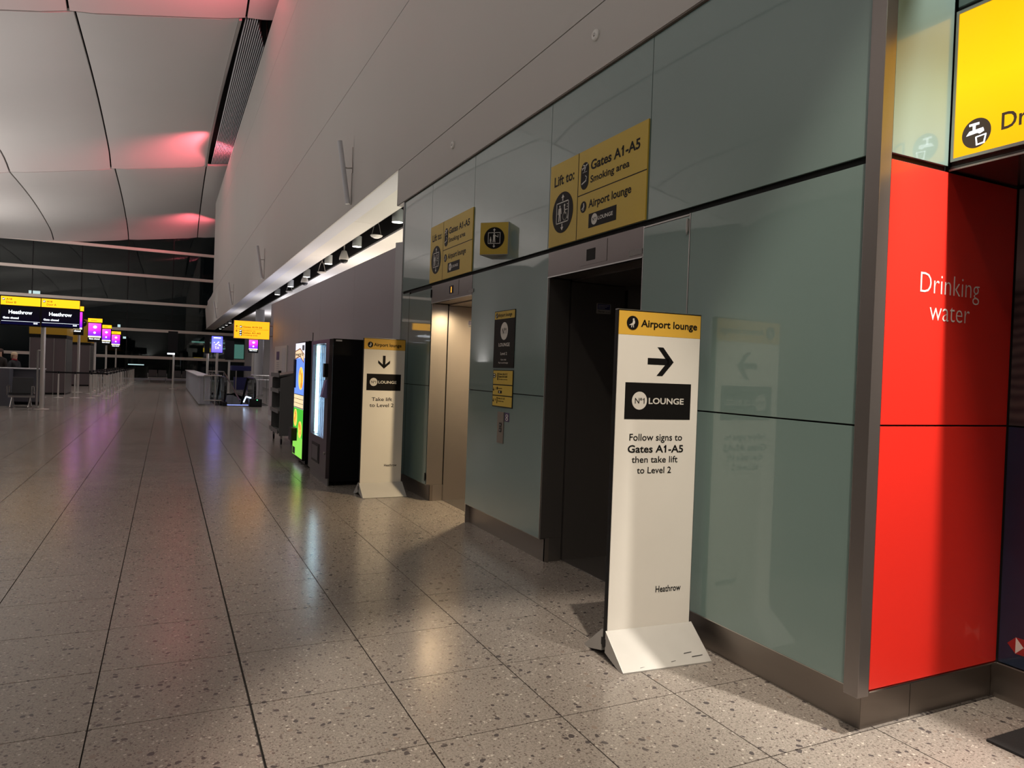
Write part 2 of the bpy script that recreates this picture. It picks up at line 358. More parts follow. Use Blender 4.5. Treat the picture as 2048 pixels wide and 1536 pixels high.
def plane_shape(fr, mb, cu, cv, s, a, b):
    fr.prism(mb, [(cu - .5 * s, cv - .12 * s), (cu + .38 * s, cv + .22 * s), (cu + .5 * s, cv + .34 * s), (cu + .3 * s, cv + .32 * s), (cu - .45 * s, cv + .02 * s)], a, b)
    fr.prism(mb, [(cu - .02 * s, cv + .05 * s), (cu - .34 * s, cv + .34 * s), (cu - .22 * s, cv + .36 * s), (cu + .22 * s, cv + .15 * s)], a, b)
    fr.prism(mb, [(cu + .0 * s, cv + .05 * s), (cu - .12 * s, cv - .25 * s), (cu - .02 * s, cv - .24 * s), (cu + .2 * s, cv + .14 * s)], a, b)
    fr.prism(mb, [(cu - .42 * s, cv - .06 * s), (cu - .56 * s, cv + .1 * s), (cu - .48 * s, cv + .12 * s), (cu - .32 * s, cv + .0 * s)], a, b)
def lounge_icon(fr, parent, cu, cv, ru, rv, n=0.002, white=None):
    d = MB(); fr.disc(d, cu, cv, ru, rv, 0, n); d.build('pictogram_disc', BLK, parent)
    s = MB(); a, b = n, n + .001; k = ru
    fr.disc(s, cu + .12 * k, cv + .50 * rv, .15 * k, .15 * rv, a, b, 14)
    fr.prism(s, [(cu - .06 * k, cv - .15 * rv), (cu + .04 * k, cv + .38 * rv), (cu + .34 * k, cv + .34 * rv), (cu + .36 * k, cv - .02 * rv), (cu + .14 * k, cv - .32 * rv)][::-1], a, b)
    fr.prism(s, [(cu - .62 * k, cv - .35 * rv), (cu - .05 * k, cv - .02 * rv), (cu + .2 * k, cv - .22 * rv), (cu - .1 * k, cv - .36 * rv)][::-1], a, b)
    fr.line(s, (cu - .12 * k, cv - .3 * rv), (cu - .2 * k, cv - .62 * rv), .11 * k, a, b); fr.line(s, (cu + .12 * k, cv - .28 * rv), (cu + .14 * k, cv - .62 * rv), .11 * k, a, b)
    s.build('pictogram_symbol', white or WHT, parent)
def lounge_plate(fr, parent, u0, u1, v0, v1, cu, cv, ru, rv, l0, l1, lv, lcap, n=0.001):
    d = MB(); fr.rect(d, u0, u1, v0, v1, 0, n); d.build('logo_plate', BLK, parent)
    e = MB(); fr.disc(e, cu, cv, ru, rv, n, n + .001); e.build('logo_disc', WHT, parent)
    letter(fr, parent, [('Nº1', cu - ru * .62, cu + ru * .66, cv - rv * .32, rv * .62)], BLK, n + .0017)
    letter(fr, parent, [('LOUNGE', l0, l1, lv, lcap, .012)], WHT, n + .0012)

# ================================================================== floor
floor = struct('floor', (0, 0, 0), 'pale speckled terrazzo tile floor running the length of the hall', 'floor')
HX0, HX1, HY0, HY1 = 1.95, 3.25, 28.6, 41.0                     # escalator well
g = MB()
g.box(-16, 7, -4, HY0, -.12, -.018); g.box(-16, HX0, HY0, HY1, -.12, -.018); g.box(HX1, 7, HY0, HY1, -.12, -.018); g.box(-16, 7, HY1, 67, -.12, -.018)
g.build('grout_bed', GROUT, floor)
JX, JY, TX, TY = .383, 3.415, .640, .6265
cells = []
for i in range(-26, 11):
    for j in range(-12, 102):
        x0 = JX + i * TX; y0 = JY + j * TY; cx, cy = x0 + TX / 2, y0 + TY / 2
        if HX0 - .4 < cx < HX1 + .4 and HY0 - .3 < cy < HY1 + .4: continue
        if cy > 66: continue
        if cx > 4.0 and cy < 9: continue
        vis = cy > 1.5 and cx > -.42 * cy - .2 and cx < (2.95 if cy > 2.2 else 3.9)
        cells.append((not vis, math.hypot(cx, cy), i, j))
cells.sort()
near = cells[:300]; rest = cells[300:]
tile_me = {}
for gapw in (0, 1):
    gl = .0075 if gapw else .0030
    mbt = MB().box(-TX / 2 + gl, TX / 2 - .0030, -TY / 2 + .0028, TY / 2 - .0028, -.018, 0)
    me = bpy.data.meshes.new('floor_tile'); me.from_pydata([tuple(p) for p in mbt.v], [], mbt.f)
    bm = bmesh.new(); bm.from_mesh(me); bmesh.ops.recalc_face_normals(bm, faces=bm.faces); bm.to_mesh(me); bm.free(); me.materials.append(TER); tile_me[gapw] = me
for _, _, i, j in near:
    o = bpy.data.objects.new('floor_tile', tile_me[1 if i == 0 else 0]); COL.objects.link(o); o.parent = floor
    o.location = (JX + (i + .5) * TX, JY + (j + .5) * TY, 0)
mb = MB()
for _, _, i, j in rest:
    x0 = JX + i * TX + (.0075 if i == 0 else .003); x1 = JX + (i + 1) * TX - .003; y0 = JY + j * TY + .003; y1 = JY + (j + 1) * TY - .003
    mb.add([(x0, y0, -.018), (x1, y0, -.018), (x1, y1, -.018), (x0, y1, -.018), (x0, y0, 0), (x1, y0, 0), (x1, y1, 0), (x0, y1, 0)], [(4, 5, 6, 7), (0, 1, 5, 4), (1, 2, 6, 5), (2, 3, 7, 6), (3, 0, 4, 7)])
mb.build('floor_tile', TER, floor, kind='stuff')

# ================================================================== teal lift wall
XP = 2.812                                                     # face of the glass panels
wr = struct('wall_right', (2.83, 2.2, 0), 'teal glass panelled wall around the two lifts')
XB = 2.835
OPN = (3.90, 5.18); OPF = (6.83, 8.06)
b = MB()
b.box(XB, 4.3, 2.20, OPN[0], .19, 3.78); b.box(XB, 4.3, OPN[1] + .03, OPF[0], .19, 3.78); b.box(XB, 4.3, OPF[1] + .03, 9.28, .19, 3.78)
b.box(XB, 4.3, OPN[0], OPN[1] + .03, 2.40, 3.78); b.box(XB, 4.3, OPF[0], OPF[1] + .03, 2.40, 3.78)
b.build('wall_core', BLACKGAP, wr)
def gp(y0, y1, z0, z1, x0=XP, name='glass_panel'):
    o = box(name, (x0, x0 + .014, y0, y1, z0, z1), TEAL, wr, bevel=.0015)
    # tiny setting-out tolerance: each pane hangs a hair differently
    return o
Z0, Z1, Z2, Z3, Z4, Z5 = .197, 1.370, 1.378, 2.556, 2.592, 3.785
for y0, y1 in ((2.207, 3.425), (OPN[1] + .022, OPF[0] - .004), (8.955, 9.275)):
    gp(y0, y1, Z0, Z1); gp(y0, y1, Z2, Z3)
gp(8.090, 8.945, Z0, 1.370); gp(8.090, 8.945, Z2, 2.535)
gp(3.440, 3.893, Z0, 2.540)
for y0, y1 in ((2.207, 3.861), (3.867, 5.221), (5.227, 6.851), (6.857, 8.163), (8.169, 9.275)): gp(y0, y1, Z4, Z5)
# access panel frames and hinges
for yy in (3.4325,): box('panel_frame', (XP - .002, XP + .016, yy - .006, yy + .004, Z0, 2.556), SATIN, wr)
box('panel_frame', (XP - .002, XP + .016, 3.44, 3.893, 2.543, 2.553), SATIN, wr)
box('panel_frame', (XP - .001, XP + .016, 3.893, 3.900, Z0, 2.556), CHROME, wr)
box('panel_frame', (XP - .001, XP + .016, OPN[1] + .014, OPN[1] + .021, Z0, 2.356), SATIN, wr)
box('panel_frame', (XP - .001, XP + .016, 8.946, 8.954, Z0, 2.556), BLKP, wr)
for y_, zz in ((3.450, 2.44), (8.088, 2.43), (8.088, .25)):
    hb = MB(); hb.tube((XP - .006, y_, zz), (XP - .006, y_, zz + .085), .007, 10); hb.tube((XP - .006, y_, zz - .012), (XP - .006, y_, zz), .005, 8)
    hb.box(XP - .004, XP + .001, y_ - .012, y_ + .012, zz + .01, zz + .075)
    hb.build('hinge', SATIN if y_ < 5 else BLKP, wr)
# base plinth and corner post
for y0, y1 in ((2.183, OPN[0]), (OPN[1], OPF[0]), (OPF[1], 9.28)): box('plinth', (2.862, 2.90, y0, y1, 0, .192), STEELB, wr, bevel=.001)
box('plinth', (2.901, 4.3, OPF[1] + .001, OPF[1] + .03, 0, .192), STEELB, wr)
for y0, y1 in ((2.20, OPN[0]), (OPN[1], OPF[0]), (OPF[1], 9.28)): box('ledge', (XP, 2.90, y0, y1, .1925, .1965), SATIN, wr)
box('corner_post', (2.770, 2.842, 2.128, 2.202, .178, 3.79), STEELP, wr, bevel=.003)
MB().box(2.80, 4.3, 9.2805, 9.30, 0, 3.80).build('end_panel', GREYL, wr)

# lift entrances
def lift(y0, y1, label, steel, lit):
    t = thing('lift_entrance', label, 'lift', (2.86, (y0 + y1) / 2, 0), 'lift entrances in the teal wall')
    hz = 2.357
    box('header', (XP - .002, XP + .02, y0, y1 + .02, hz, 2.557), STEELH, t, bevel=.001)
    box('header_lip', (XP - .006, XP + .03, y0, y1 + .02, hz - .008, hz), CHROME, t)
    # outer jamb, inner jamb with a dark joint between, same in the head
    box('jamb', (XP + .004, 3.015, y1, y1 + .014, .20, hz - .009), steel, t)
    box('jamb', (2.862, 3.015, y1 + .0005, y1 + .02, 0, .199), steel, t)
    box('jamb', (3.028, 3.56, y1 - .006, y1 + .02, 0, hz - .02), steel, t)
    box('jamb', (XP + .004, 3.56, y0 - .014, y0, 0, hz - .009), steel, t)
    box('head_panel', (XP + .03, 3.018, y0, y1, hz - .001, hz + .04), steel, t)
    box('head_panel', (3.03, 3.62, y0, y1, hz - .014, hz + .04), steel, t)
    mid = (y0 + y1) / 2
    box('door_leaf', (3.565, 3.60, y0, mid - .003, .01, hz - .015), steel, t)
    box('door_leaf', (3.565, 3.60, mid + .003, y1, .01, hz - .015), steel, t)
    box('door_shadow_gap', (3.561, 3.5645, y1 - .045, y1 - .0065, .01, hz - .05), BLKP, t)
    if lit: MB().lathe((3.22, y0 + .42, 2.336), [(.045, 0), (.05, .004), (.05, .006)], 20).build('head_lamp', GLOWW, t)
    box('threshold', (3.03, 3.60, y0, y1, 0, .006), STEELD, t)
    f = Fr((XP - .002, y1 + .02, 0), (0, -1, 0))
    c = (y1 + .02) - (y0 + .66)   # plate, u measured from the far end
    pl = MB(); f.rect(pl, .50, .875, 2.385, 2.545, 0, .0025); p = pl.build('indicator_plate', STEELH, t)
    dm = MB(); f.rect(dm, .600, .720, 2.414, 2.500, .0025, .004); dm.build('indicator_display', BLK, p)
    if lit:
        am = mat('amber_led', (.2, .05, 0), .4, emit=(1.0, .28, .03), es=5)
        a_ = MB(); f.rect(a_, .655, .664, 2.425, 2.488, .004, .005); a_.build('indicator_digit', am, p)['label'] = 'lit amber digit 1'
    kp = MB(); f.rect(kp, 1.148, 1.297, 2.375, 2.412, 0, .003); kp.build('key_plate', STEELD, t)
    fs = Fr((3.028, y1 - .006, 0), (1, 0, 0))
    s_ = MB(); fs.rect(s_, .248, .392, 2.093, 2.178, 0, .001); so = s_.build('door_notice', mat('notice_grey', (.35, .34, .34), .5), t)
    s2 = MB(); fs.rect(s2, .258, .382, 2.128, 2.172, .001, .0016); s2.build('notice_heading', mat('notice_blue', (.03, .03, .16), .4), so)
    letter(fs, so, [('Danger', .262, .332, 2.103, .014, .01), ('No exit', .342, .384, 2.103, .009)], TEXTDK, .0013)
    for k in range(3):
        q = MB(); fs.rect(q, .264, .372 - .02 * k, 2.160 - k * .012, 2.164 - k * .012, .0016, .002); q.build('notice_line', GREYL, so)
    return t
lift(OPN[0], OPN[1], 'near lift entrance in unlit brushed steel, behind the nearer floor sign', STEELD, False)  # darker copy of the steel stands in for the shade in this opening
lift(OPF[0], OPF[1], 'far lift entrance in brightly lit brushed steel with an amber digit above', STEEL, True)

# hall lamp reflections come from the lamp objects; signs on the wall
def overhead(yl, yr, label):
    W = yl - yr; t = thing('overhead_sign', label, 'sign', (2.8, (yl + yr) / 2, 2.59), 'yellow signs above the lifts')
    f = Fr((2.800, yl, 0), (0, -1, 0)); k = W / 1.315
    q = MB(); f.rect(q, 0, W, 2.594, 3.255, -.010, 0); q.build('sign_board', YEL, t)
    q = MB(); f.rect(q, .437 * k, .444 * k, 2.594, 3.255, 0, .0012); f.rect(q, .444 * k, W, 2.920, 2.927, 0, .0012); q.build('divider_line', BLK, t)
    letter(f, t, [('Lift to:', .068 * k, .380 * k, 3.073, .080, .012)], BLK)
    letter(f, t, [('Gates A1-A5', .617 * k, 1.232 * k, 3.084, .072, .018)], BLK)
    letter(f, t, [('Smoking area', .617 * k, 1.115 * k, 2.990, .052, .012)], BLK)
    letter(f, t, [('Airport lounge', .603 * k, 1.147 * k, 2.806, .060, .014)], BLK)
    lift_icon(f, t, .216 * k, 2.848, .162 * k, .162)
    # pill with aeroplane and cigarette
    q = MB(); pts = []
    cu, ru = .536 * k, .055 * k
    for i in range(17): a = PI * i / 16; pts.append((cu + ru * math.cos(a), 3.108 + ru * math.sin(a)))
    for i in range(17): a = PI + PI * i / 16; pts.append((cu + ru * math.cos(a), 3.014 + ru * math.sin(a)))
    f.prism(q, pts, 0, .002); q.build('pictogram_disc', BLK, t)
    q = MB(); plane_shape(f, q, cu, 3.118, .085, .002, .003); f.rect(q, cu - .03, cu + .03, 3.088, 3.091, .002, .003)
    f.line(q, (cu - .035, 3.006), (cu + .02, 3.022), .010, .002, .003); f.line(q, (cu + .02, 3.030), (cu + .03, 3.045), .006, .002, .003); f.line(q, (cu + .03, 3.045), (cu + .012, 3.06), .006, .002, .003)
    q.build('pictogram_symbol', WHT, t)
    lounge_icon(f, t, .531 * k, 2.828, .042 * k, .043)
    lounge_plate(f, t, .612 * k, .976 * k, 2.654, 2.760, .692 * k, 2.7105, .040 * k, .041, .742 * k, .934 * k, 2.6955, .028)
    return t
overhead(5.192, 3.872, 'big yellow lift direction sign above the near lift')
overhead(8.150, 6.845, 'smaller looking yellow lift direction sign above the far lift')

# projecting wedge sign
t = thing('projecting_sign', 'yellow wedge shaped sign with lift pictogram sticking out between the two lifts', 'sign', (2.8, 6.17, 2.65))
A, B_, C_ = (2.811, 5.990), (2.611, 6.190), (2.811, 6.350)
MB().hexa([(p[0], p[1], 2.652) for p in (A, B_, C_)], [(p[0], p[1], 2.955) for p in (A, B_, C_)]).build('sign_body', SATIN, t, bevel=.002)
d = Vector((A[0] - B_[0], A[1] - B_[1], 0)); f = Fr((B_[0], B_[1], 0), d); f.o += f.n * .0005
q = MB(); f.rect(q, .002, d.length - .006, 2.657, 2.950, 0, .003); q.build('sign_face', YEL, t)
lift_icon(Fr(f.P(0, 0, .003), d), t, d.length * .5, 2.806, .101, .101, 'family')

# lounge poster, directory and call panel between the lifts
t = thing('lounge_poster', 'tall black lounge poster with yellow heading on the teal wall', 'sign', (2.8, 6.0, 1.6))
f = Fr((2.809, 6.226, 0), (0, -1, 0)); W = .445
q = MB(); f.rect(q, 0, W, 1.605, 2.136, -.002, .003); q.build('poster_board', BLK, t)
q = MB(); f.rect(q, .006, W - .006, 2.060, 2.130, .003, .004); q.build('heading_band', YEL, t)
fz = Fr(f.P(0, 0, .004), f.r)
letter(fz, t, [('Airport lounge', .085, W - .06, 2.080, .032, .012)], BLK); lounge_icon(fz, t, .055, 2.094, .022, .024)
q = MB(); f.disc(q, .225, 1.945, .078, .082, .003, .0045); q.build('logo_disc', WHT, t)
letter(f, t, [('Nº1', .180, .272, 1.918, .055)], BLK, .0052)
letter(f, t, [('LOUNGE', .112, .352, 1.803, .032, .01), ('Level 2', .160, .300, 1.724, .026), ('Open daily', .168, .290, 1.674, .013), ('Pay to use lounge', .122, .328, 1.645, .014)], WHT, .004)
t = thing('directory_sign', 'yellow three-part directory with black frame below the lounge poster', 'sign', (2.8, 6.0, 1.24))
q = MB(); f.rect(q, .010, W + .002, 1.238, 1.585, -.002, .003); q.build('frame', BLK, t)
for v0, v1 in ((1.450, 1.577), (1.349, 1.440), (1.247, 1.339)):
    q = MB(); f.rect(q, .020, W - .008, v0, v1, .003, .005); q.build('level_panel', YEL, t)
fz = Fr(f.P(0, 0, .005), f.r)
letter(fz, t, [('Gates A6-A13', .142, .330, 1.538, .017, .012), ('Gates B35-B48', .142, .330, 1.514, .017, .012), ('All other services', .142, .335, 1.492, .011, .008),
               ('Lounge', .136, .226, 1.406, .015, .01), ('Gates A1-A5', .138, .292, 1.311, .017, .012), ('Smoking area', .138, .270, 1.288, .013, .008)], BLK)
letter(fz, t, [('2', .078, .096, 1.398, .022, .01), ('1', .080, .090, 1.292, .022, .01), ('3', .076, .094, 1.518, .022, .01)], BLK)
for r_ in ((.022, .066, 1.508, 1.550), (.112, .130, 1.488, 1.556), (.142, .222, 1.366, 1.392), (.114, .128, 1.270, 1.330)):
    q = MB(); fz.rect(q, *r_, 0, .001); q.build('pictogram_block', BLK, t)
q = MB(); fz.disc(q, .118, 1.412, .013, .014, 0, .001, 20); q.build('pictogram_disc', BLK, t)
for v_ in (1.400, 1.296): q = MB(); arrow(fz, q, .038, v_, .034, -PI / 2, 0, .001); q.build('arrow', BLK, t)
q = MB(); fz.disc(q, .175, 1.379, .010, .010, .001, .0016, 16); q.build('logo_disc', WHT, t)
for v_ in (1.534, 1.514): q = MB(); fz.rect(q, .030, .058, v_, v_ + .010, .001, .0016); q.build('pictogram_symbol', WHT, t)
t = thing('lift_call_panel', 'narrow steel lift call panel below the directory', 'call panel', (2.81, 6.01, .91))
f2 = Fr((2.811, 6.083, 0), (0, -1, 0))
q = MB(); f2.rect(q, 0, .136, .905, 1.195, 0, .006); p = q.build('panel_plate', STEELB, t, bevel=.001)
for v in (1.074, 1.028):
    q = MB(); f2.rect(q, .048, .094, v - .020, v + .020, .006, .009); o = q.build('call_button', BLKP, t)
    arrow(f2, MB(), 0, 0, .01, 0, 0, .01)
    q = MB(); solid_arrow(f2, q, .071, v, .022, PI / 2 if v > 1.05 else -PI / 2, .009, .0096); q.build('button_arrow', GREYL, o)
t = thing('access_sticker', 'small purple sticker with white pictogram at the top of the call panel', 'sticker', (2.81, 5.88, 1.11))
q = MB(); f2.rect(q, .146, .240, 1.112, 1.194, -.001, .001); q.build('sticker', mat('sticker_purple', (.05, .02, .10), .4), t)
q = MB(); f2.disc(q, .193, 1.165, .026, .014, .001, .0016, 20); f2.disc(q, .193, 1.136, .026, .014, .001, .0016, 20); q.build('pictogram_symbol', WHT, t)
q = MB(); f2.disc(q, .193, 1.165, .017, .008, .0016, .002, 20); f2.disc(q, .193, 1.136, .017, .008, .0016, .002, 20); q.build('pictogram_hole', MATS['sticker_purple'], t)

# ================================================================== alcove: red wall, light green panel, light box
wa = struct('wall_alcove', (2.85, 2.13, 0), 'red panelled drinking water alcove at the right edge')
MB().box(2.846, 4.2, 2.145, 2.198, .19, 3.78).build('wall_core', BLACKGAP, wa)
box('red_panel', (2.846, 3.776, 2.130, 2.144, .204, 1.377), RED, wa, bevel=.001); box('red_panel', (2.846, 3.776, 2.130, 2.144, 1.385, 2.556), RED, wa, bevel=.001)
box('glass_panel', (2.846, 3.232, 2.130, 2.144, 2.585, 3.785), TEAL, wa, bevel=.001)
box('plinth', (2.8635, 3.20, 2.181, 2.20, 0, .190), STEELB, wa); box('plinth', (3.204, 3.829, 2.181, 2.20, 0, .190), STEELB, wa)
box('ledge', (2.843, 3.80, 2.126, 2.20, .1925, .200), CHROME, wa)
box('plinth', (3.830, 3.86, -1.6, 2.180, 0, .190), STEELB, wa); box('ledge', (3.776, 3.86, -1.6, 2.125, .1925, .198), SATIN, wa)
f = Fr((2.846, 2.1295, 0), (1, 0, 0))
letter(f, wa, [('Drinking', .227, .662, 1.992, .090, -.012)], mat('print_white', (.80, .74, .70), .5), .0008)
letter(f, wa, [('water', .299, .594, 1.869, .088, -.012)], MATS['print_white'], .0008)
# inner side of the alcove: dark photographic panels
wave = mat('poster_sea', (.02, .03, .05), .35, coat=.5); nt = wave.node_tree; bb = nt.nodes['Principled BSDF']
geo = nt.nodes.new('ShaderNodeNewGeometry'); wv = nt.nodes.new('ShaderNodeTexWave'); wv.inputs['Scale'].default_value = 6; wv.inputs['Distortion'].default_value = 4; wv.bands_direction = 'Z'
sp = nt.nodes.new('ShaderNodeSeparateXYZ'); mr = nt.nodes.new('ShaderNodeMapRange'); mr.inputs[1].default_value = 2.04; mr.inputs[2].default_value = 2.16
c1 = nt.nodes.new('ShaderNodeMix'); c1.data_type = 'RGBA'; c1.inputs[6].default_value = (.03, .032, .04, 1); c1.inputs[7].default_value = (.085, .08, .078, 1)
c2 = nt.nodes.new('ShaderNodeMix'); c2.data_type = 'RGBA'; c2.inputs[7].default_value = (.20, .19, .20, 1)
nt.links.new(geo.outputs['Position'], wv.inputs['Vector']); nt.links.new(geo.outputs['Position'], sp.inputs[0]); nt.links.new(sp.outputs[2], mr.inputs[0])
nt.links.new(wv.outputs['Fac'], c1.inputs[0]); nt.links.new(c1.outputs[2], c2.inputs[6]); nt.links.new(mr.outputs[0], c2.inputs[0]); nt.links.new(c2.outputs[2], bb.inputs['Base Color'])
box('photo_panel', (3.782, 3.80, -1.6, 2.122, .204, 1.377), NAVY, wa); box('photo_panel', (3.782, 3.80, -1.6, 2.122, 1.385, 2.556), wave, wa)
f = Fr((3.7815, 2.122, 0), (0, -1, 0))
hz = .310; hu = .115
q = MB(); f.prism(q, [(hu - .075, hz), (hu - .037, hz + .04), (hu - .037, hz - .04)][::-1], 0, .001); f.prism(q, [(hu + .075, hz), (hu + .037, hz - .04), (hu + .037, hz + .04)][::-1], 0, .001)
f.prism(q, [(hu - .037, hz + .04), (hu, hz), (hu + .037, hz + .04)][::-1], 0, .001); f.prism(q, [(hu - .037, hz - .04), (hu + .037, hz - .04), (hu, hz)], 0, .001); q.build('emblem_red', mat('emblem_red', (.35, .02, .02), .5), wa)
q = MB(); f.prism(q, [(hu - .037, hz - .04), (hu, hz), (hu - .037, hz + .04)], 0, .001); f.prism(q, [(hu + .037, hz - .04), (hu + .037, hz + .04), (hu, hz)], 0, .001); q.build('emblem_white', WHT, wa)
MB().box(3.80, 4.2, -1.6, 2.144, .19, 2.57).build('wall_core', BLACKGAP, wa)
# header box over the opening
MB().box(3.255, 3.78, -1.6, 2.128, 2.585, 3.78).build('header_core', BLACKGAP, wa)
box('soffit_panel', (3.242, 3.78, -1.6, 2.126, 2.566, 2.580), mat('soffit_gloss', (.03, .02, .02), .25, coat=.5), wa)
box('header_edge', (3.236, 3.244, -1.6, 2.128, 2.560, 2.568), SATIN, wa)
box('glass_panel', (3.240, 3.254, -1.6, 2.118, 3.312, 3.785), TEAL, wa)
# light box sign
t = thing('light_box_sign', 'glowing yellow light box sign with a tap pictogram at the top right corner', 'sign', (3.24, 1.0, 2.6))
f = Fr((3.240, 2.122, 0), (0, -1, 0)); Lb = 2.9
q = MB(); f.rect(q, 0, Lb, 2.600, 2.6145, -.012, .006); f.rect(q, 0, Lb, 3.2755, 3.290, -.012, .006); f.rect(q, 0, .0125, 2.6145, 3.2755, -.012, .006); f.rect(q, Lb - .0125, Lb, 2.6145, 3.2755, -.012, .006); q.build('frame', SATIN, t)
q = MB(); f.rect(q, .013, Lb - .013, 2.615, 3.275, -.010, .002); q.build('lit_face', YELEM, t)
q = MB(); f.disc(q, .112, 2.704, .064, .066, .002, .003); q.build('pictogram_disc', mat('translucent_black', (.03, .022, .02), .4, emit=(.12, .07, .04), es=.35), t)
q = MB(); a, b_ = .003, .004; cu, cv = .112, 2.704
f.rect(q, cu - .032, cu + .012, cv + .036, cv + .046, a, b_); f.rect(q, cu - .016, cu - .004, cv + .010, cv + .040, a, b_)
f.prism(q, [(cu - .044, cv - .004), (cu - .030, cv + .014), (cu + .030, cv + .018), (cu + .034, cv + .002), (cu + .016, cv - .006), (cu + .004, cv + .000)], a, b_)
f.line(q, (cu + .000, cv - .020), (cu + .004, cv - .052), .006, a, b_); f.line(q, (cu + .042, cv - .016), (cu + .036, cv - .048), .006, a, b_); f.line(q, (cu + .004, cv - .053), (cu + .036, cv - .050), .006, a, b_); f.line(q, (cu + .001, cv - .018), (cu + .042, cv - .014), .005, a, b_)
q.build('pictogram_symbol', WHTEM, t)
letter(f, t, [('Drinking water', .219, .80, 2.686, .074, .004)], MATS['translucent_black'], .003)
# wall-hung soffit lamp above the alcove (the one that lights it)
def cyl_lamp(x, y, z, label, grp='cylinder lamps in the soffit slot', r=.10):
    t = thing('cylinder_lamp', label, 'lamp', (x, y, z), grp)
    MB().lathe((x, y, z), [(r * .985, 0.012), (r, 0), (r, .22), (r * .96, .235), (.02, .24), (.02, 5.2 - z)], 28).build('housing', mat('lamp_housing', (.52, .55, .55), .35), t, smooth=True)
    MB().lathe((x, y, z - .001), [(r * .93, .006), (r * .93, .012)], 28).build('lit_lens', GLOWW, t)
    return t
cyl_lamp(3.20, 0.95, 4.21, 'cylinder lamp in the soffit above the drinking water alcove', None, .085)

# floor mat
box('floor_mat', (3.31, 3.82, .6, 1.892, 0, .012), mat('mat_rubber', (.012, .012, .013), .9, bump=.4, bscale=200), None, bevel=.003)
tag(bpy.data.objects['floor_mat'], 'black ribbed floor mat in the alcove at the lower right corner', 'mat')

# ================================================================== bulkhead
XW = 2.79
wb = struct('wall_right_upper', (2.8, 9, 4.3), 'tall pale grey bulkhead wall above the lifts')
MB().box(XW + .03, 3.10, -4, 53.4, 4.30, 12.62).box(XW + .03, 3.10, -4, 9.56, 3.80, 4.30).build('wall_core', GREYL, wb)
def face(name, pts, th=.026):
    return MB().hexa([(XW, y, z) for y, z in pts], [(XW + th, y, z) for y, z in pts]).build(name, WALLP, wb)
face('wall_panel', [(-4, 3.800), (9.57, 3.800), (9.57, 4.277), (-4, 4.277)])
face('wall_panel', [(-4, 4.287), (62, 4.287), (64.8, 6.0), (54, 6.486), (-4, 6.486)])
face('wall_panel', [(-4, 6.498), (54, 6.498), (54, 10.925), (-4, 10.925)])
face('wall_panel', [(-4, 10.937), (54, 10.937), (54, 12.66), (-4, 12.66)])
box('trim_strip', (XW + .004, 2.86, -4, 9.57, 3.790, 3.7995), mat('trim_brown', (.16, .13, .11), .5), wb)
box('end_trim', (XW - .002, XW + .02, 9.571, 9.583, 3.795, 4.29), SOFF, wb)
MB().box(XW + .03, 3.10, 53.4, 61.8, 4.30, 6.45).build('wall_core', GREYL, wb)
# soffit with lamp slot
ws = struct('ceiling_soffit', (3.2, 9, 4.33), 'pale soffit with a black lamp slot above the hoarding', 'ceiling')
SL0, SL1 = 3.53, 4.06
for k in range(-1, 14):
    y0 = k * 4.7 - .6; y1 = y0 + 4.69
    box('soffit_panel', (2.822, SL0, max(y0, -4), min(y1, 64), 4.312, 4.335), SOFF, ws); box('soffit_panel', (SL1, 6.1, max(y0, -4), min(y1, 64), 4.312, 4.335), SOFF, ws)
MB().box(SL0 - .02, SL0, -4, 64, 4.3355, 5.2).box(SL1, SL1 + .02, -4, 64, 4.3355, 5.2).box(SL0, SL1, -4, 64, 5.2, 5.25).build('slot_lining', DARK, ws)
q = MB()
for k in range(40): q.box(SL0, SL1, 9.0 + k * 1.3, 9.05 + k * 1.3, 4.75, 4.80)
q.tube((3.60, -4, 4.62), (3.60, 64, 4.62), .03, 8).tube((3.95, -4, 4.68), (3.95, 64, 4.68), .04, 8); q.build('slot_conduit', mat('slim_run', (.05, .05, .052), .5), ws)
box('slot_edge', (SL1 - .004, SL1 + .006, -4, 64, 4.300, 4.3118), GREYP, ws)
names = ['nearest the camera', 'second along', 'third along', 'fourth along', 'fifth along', 'sixth along']
for i, yy in enumerate((12.72, 15.8, 18.9, 22.1, 25.2, 28.4)):
    cyl_lamp(3.72, yy, 4.235, 'white cylinder lamp in the soffit slot, ' + names[i])
    spot('cylinder_lamp_beam', (3.72, yy, 4.22), (3.72, yy, 0), 60, 100, .6, .08, (1, .93, .82))
for i, yy in enumerate((50.8, 54.0, 57.2, 60.4)):
    cyl_lamp(3.72, yy, 4.235, ('nearest', 'second', 'third', 'farthest')[i] + ' of the four tiny cylinder lamps at the far end of the slot', 'distant cylinder lamps at the far end of the slot')
for i, (yy, z) in enumerate(((14.7, 4.27), (20.5, 4.16), (26.4, 4.14))):
    t = thing('hanging_speaker', 'white shallow dish speaker hung in the slot, ' + ('nearest' , 'middle', 'farthest')[i] + ' of three', 'speaker', (3.9, yy, z), 'dish speakers hung in the soffit slot')
    MB().lathe((3.86, yy, z), [(.05, 0), (.11, .03), (.13, .055), (.125, .062), (.02, .062)], 24).build('dish', mat('white_plastic', (.72, .70, .66), .4), t, smooth=True)
    q = MB()
    for s in (-1, 1): q.path([(3.86 + s * .10, yy, z + .06), (3.86 + s * .05, yy, z + .28), (3.86, yy, z + .36)], .006, 6)
    q.tube((3.86, yy, z + .35), (3.86, yy, 5.2), .006, 6); q.build('hanger', MATS['white_plastic'], t)
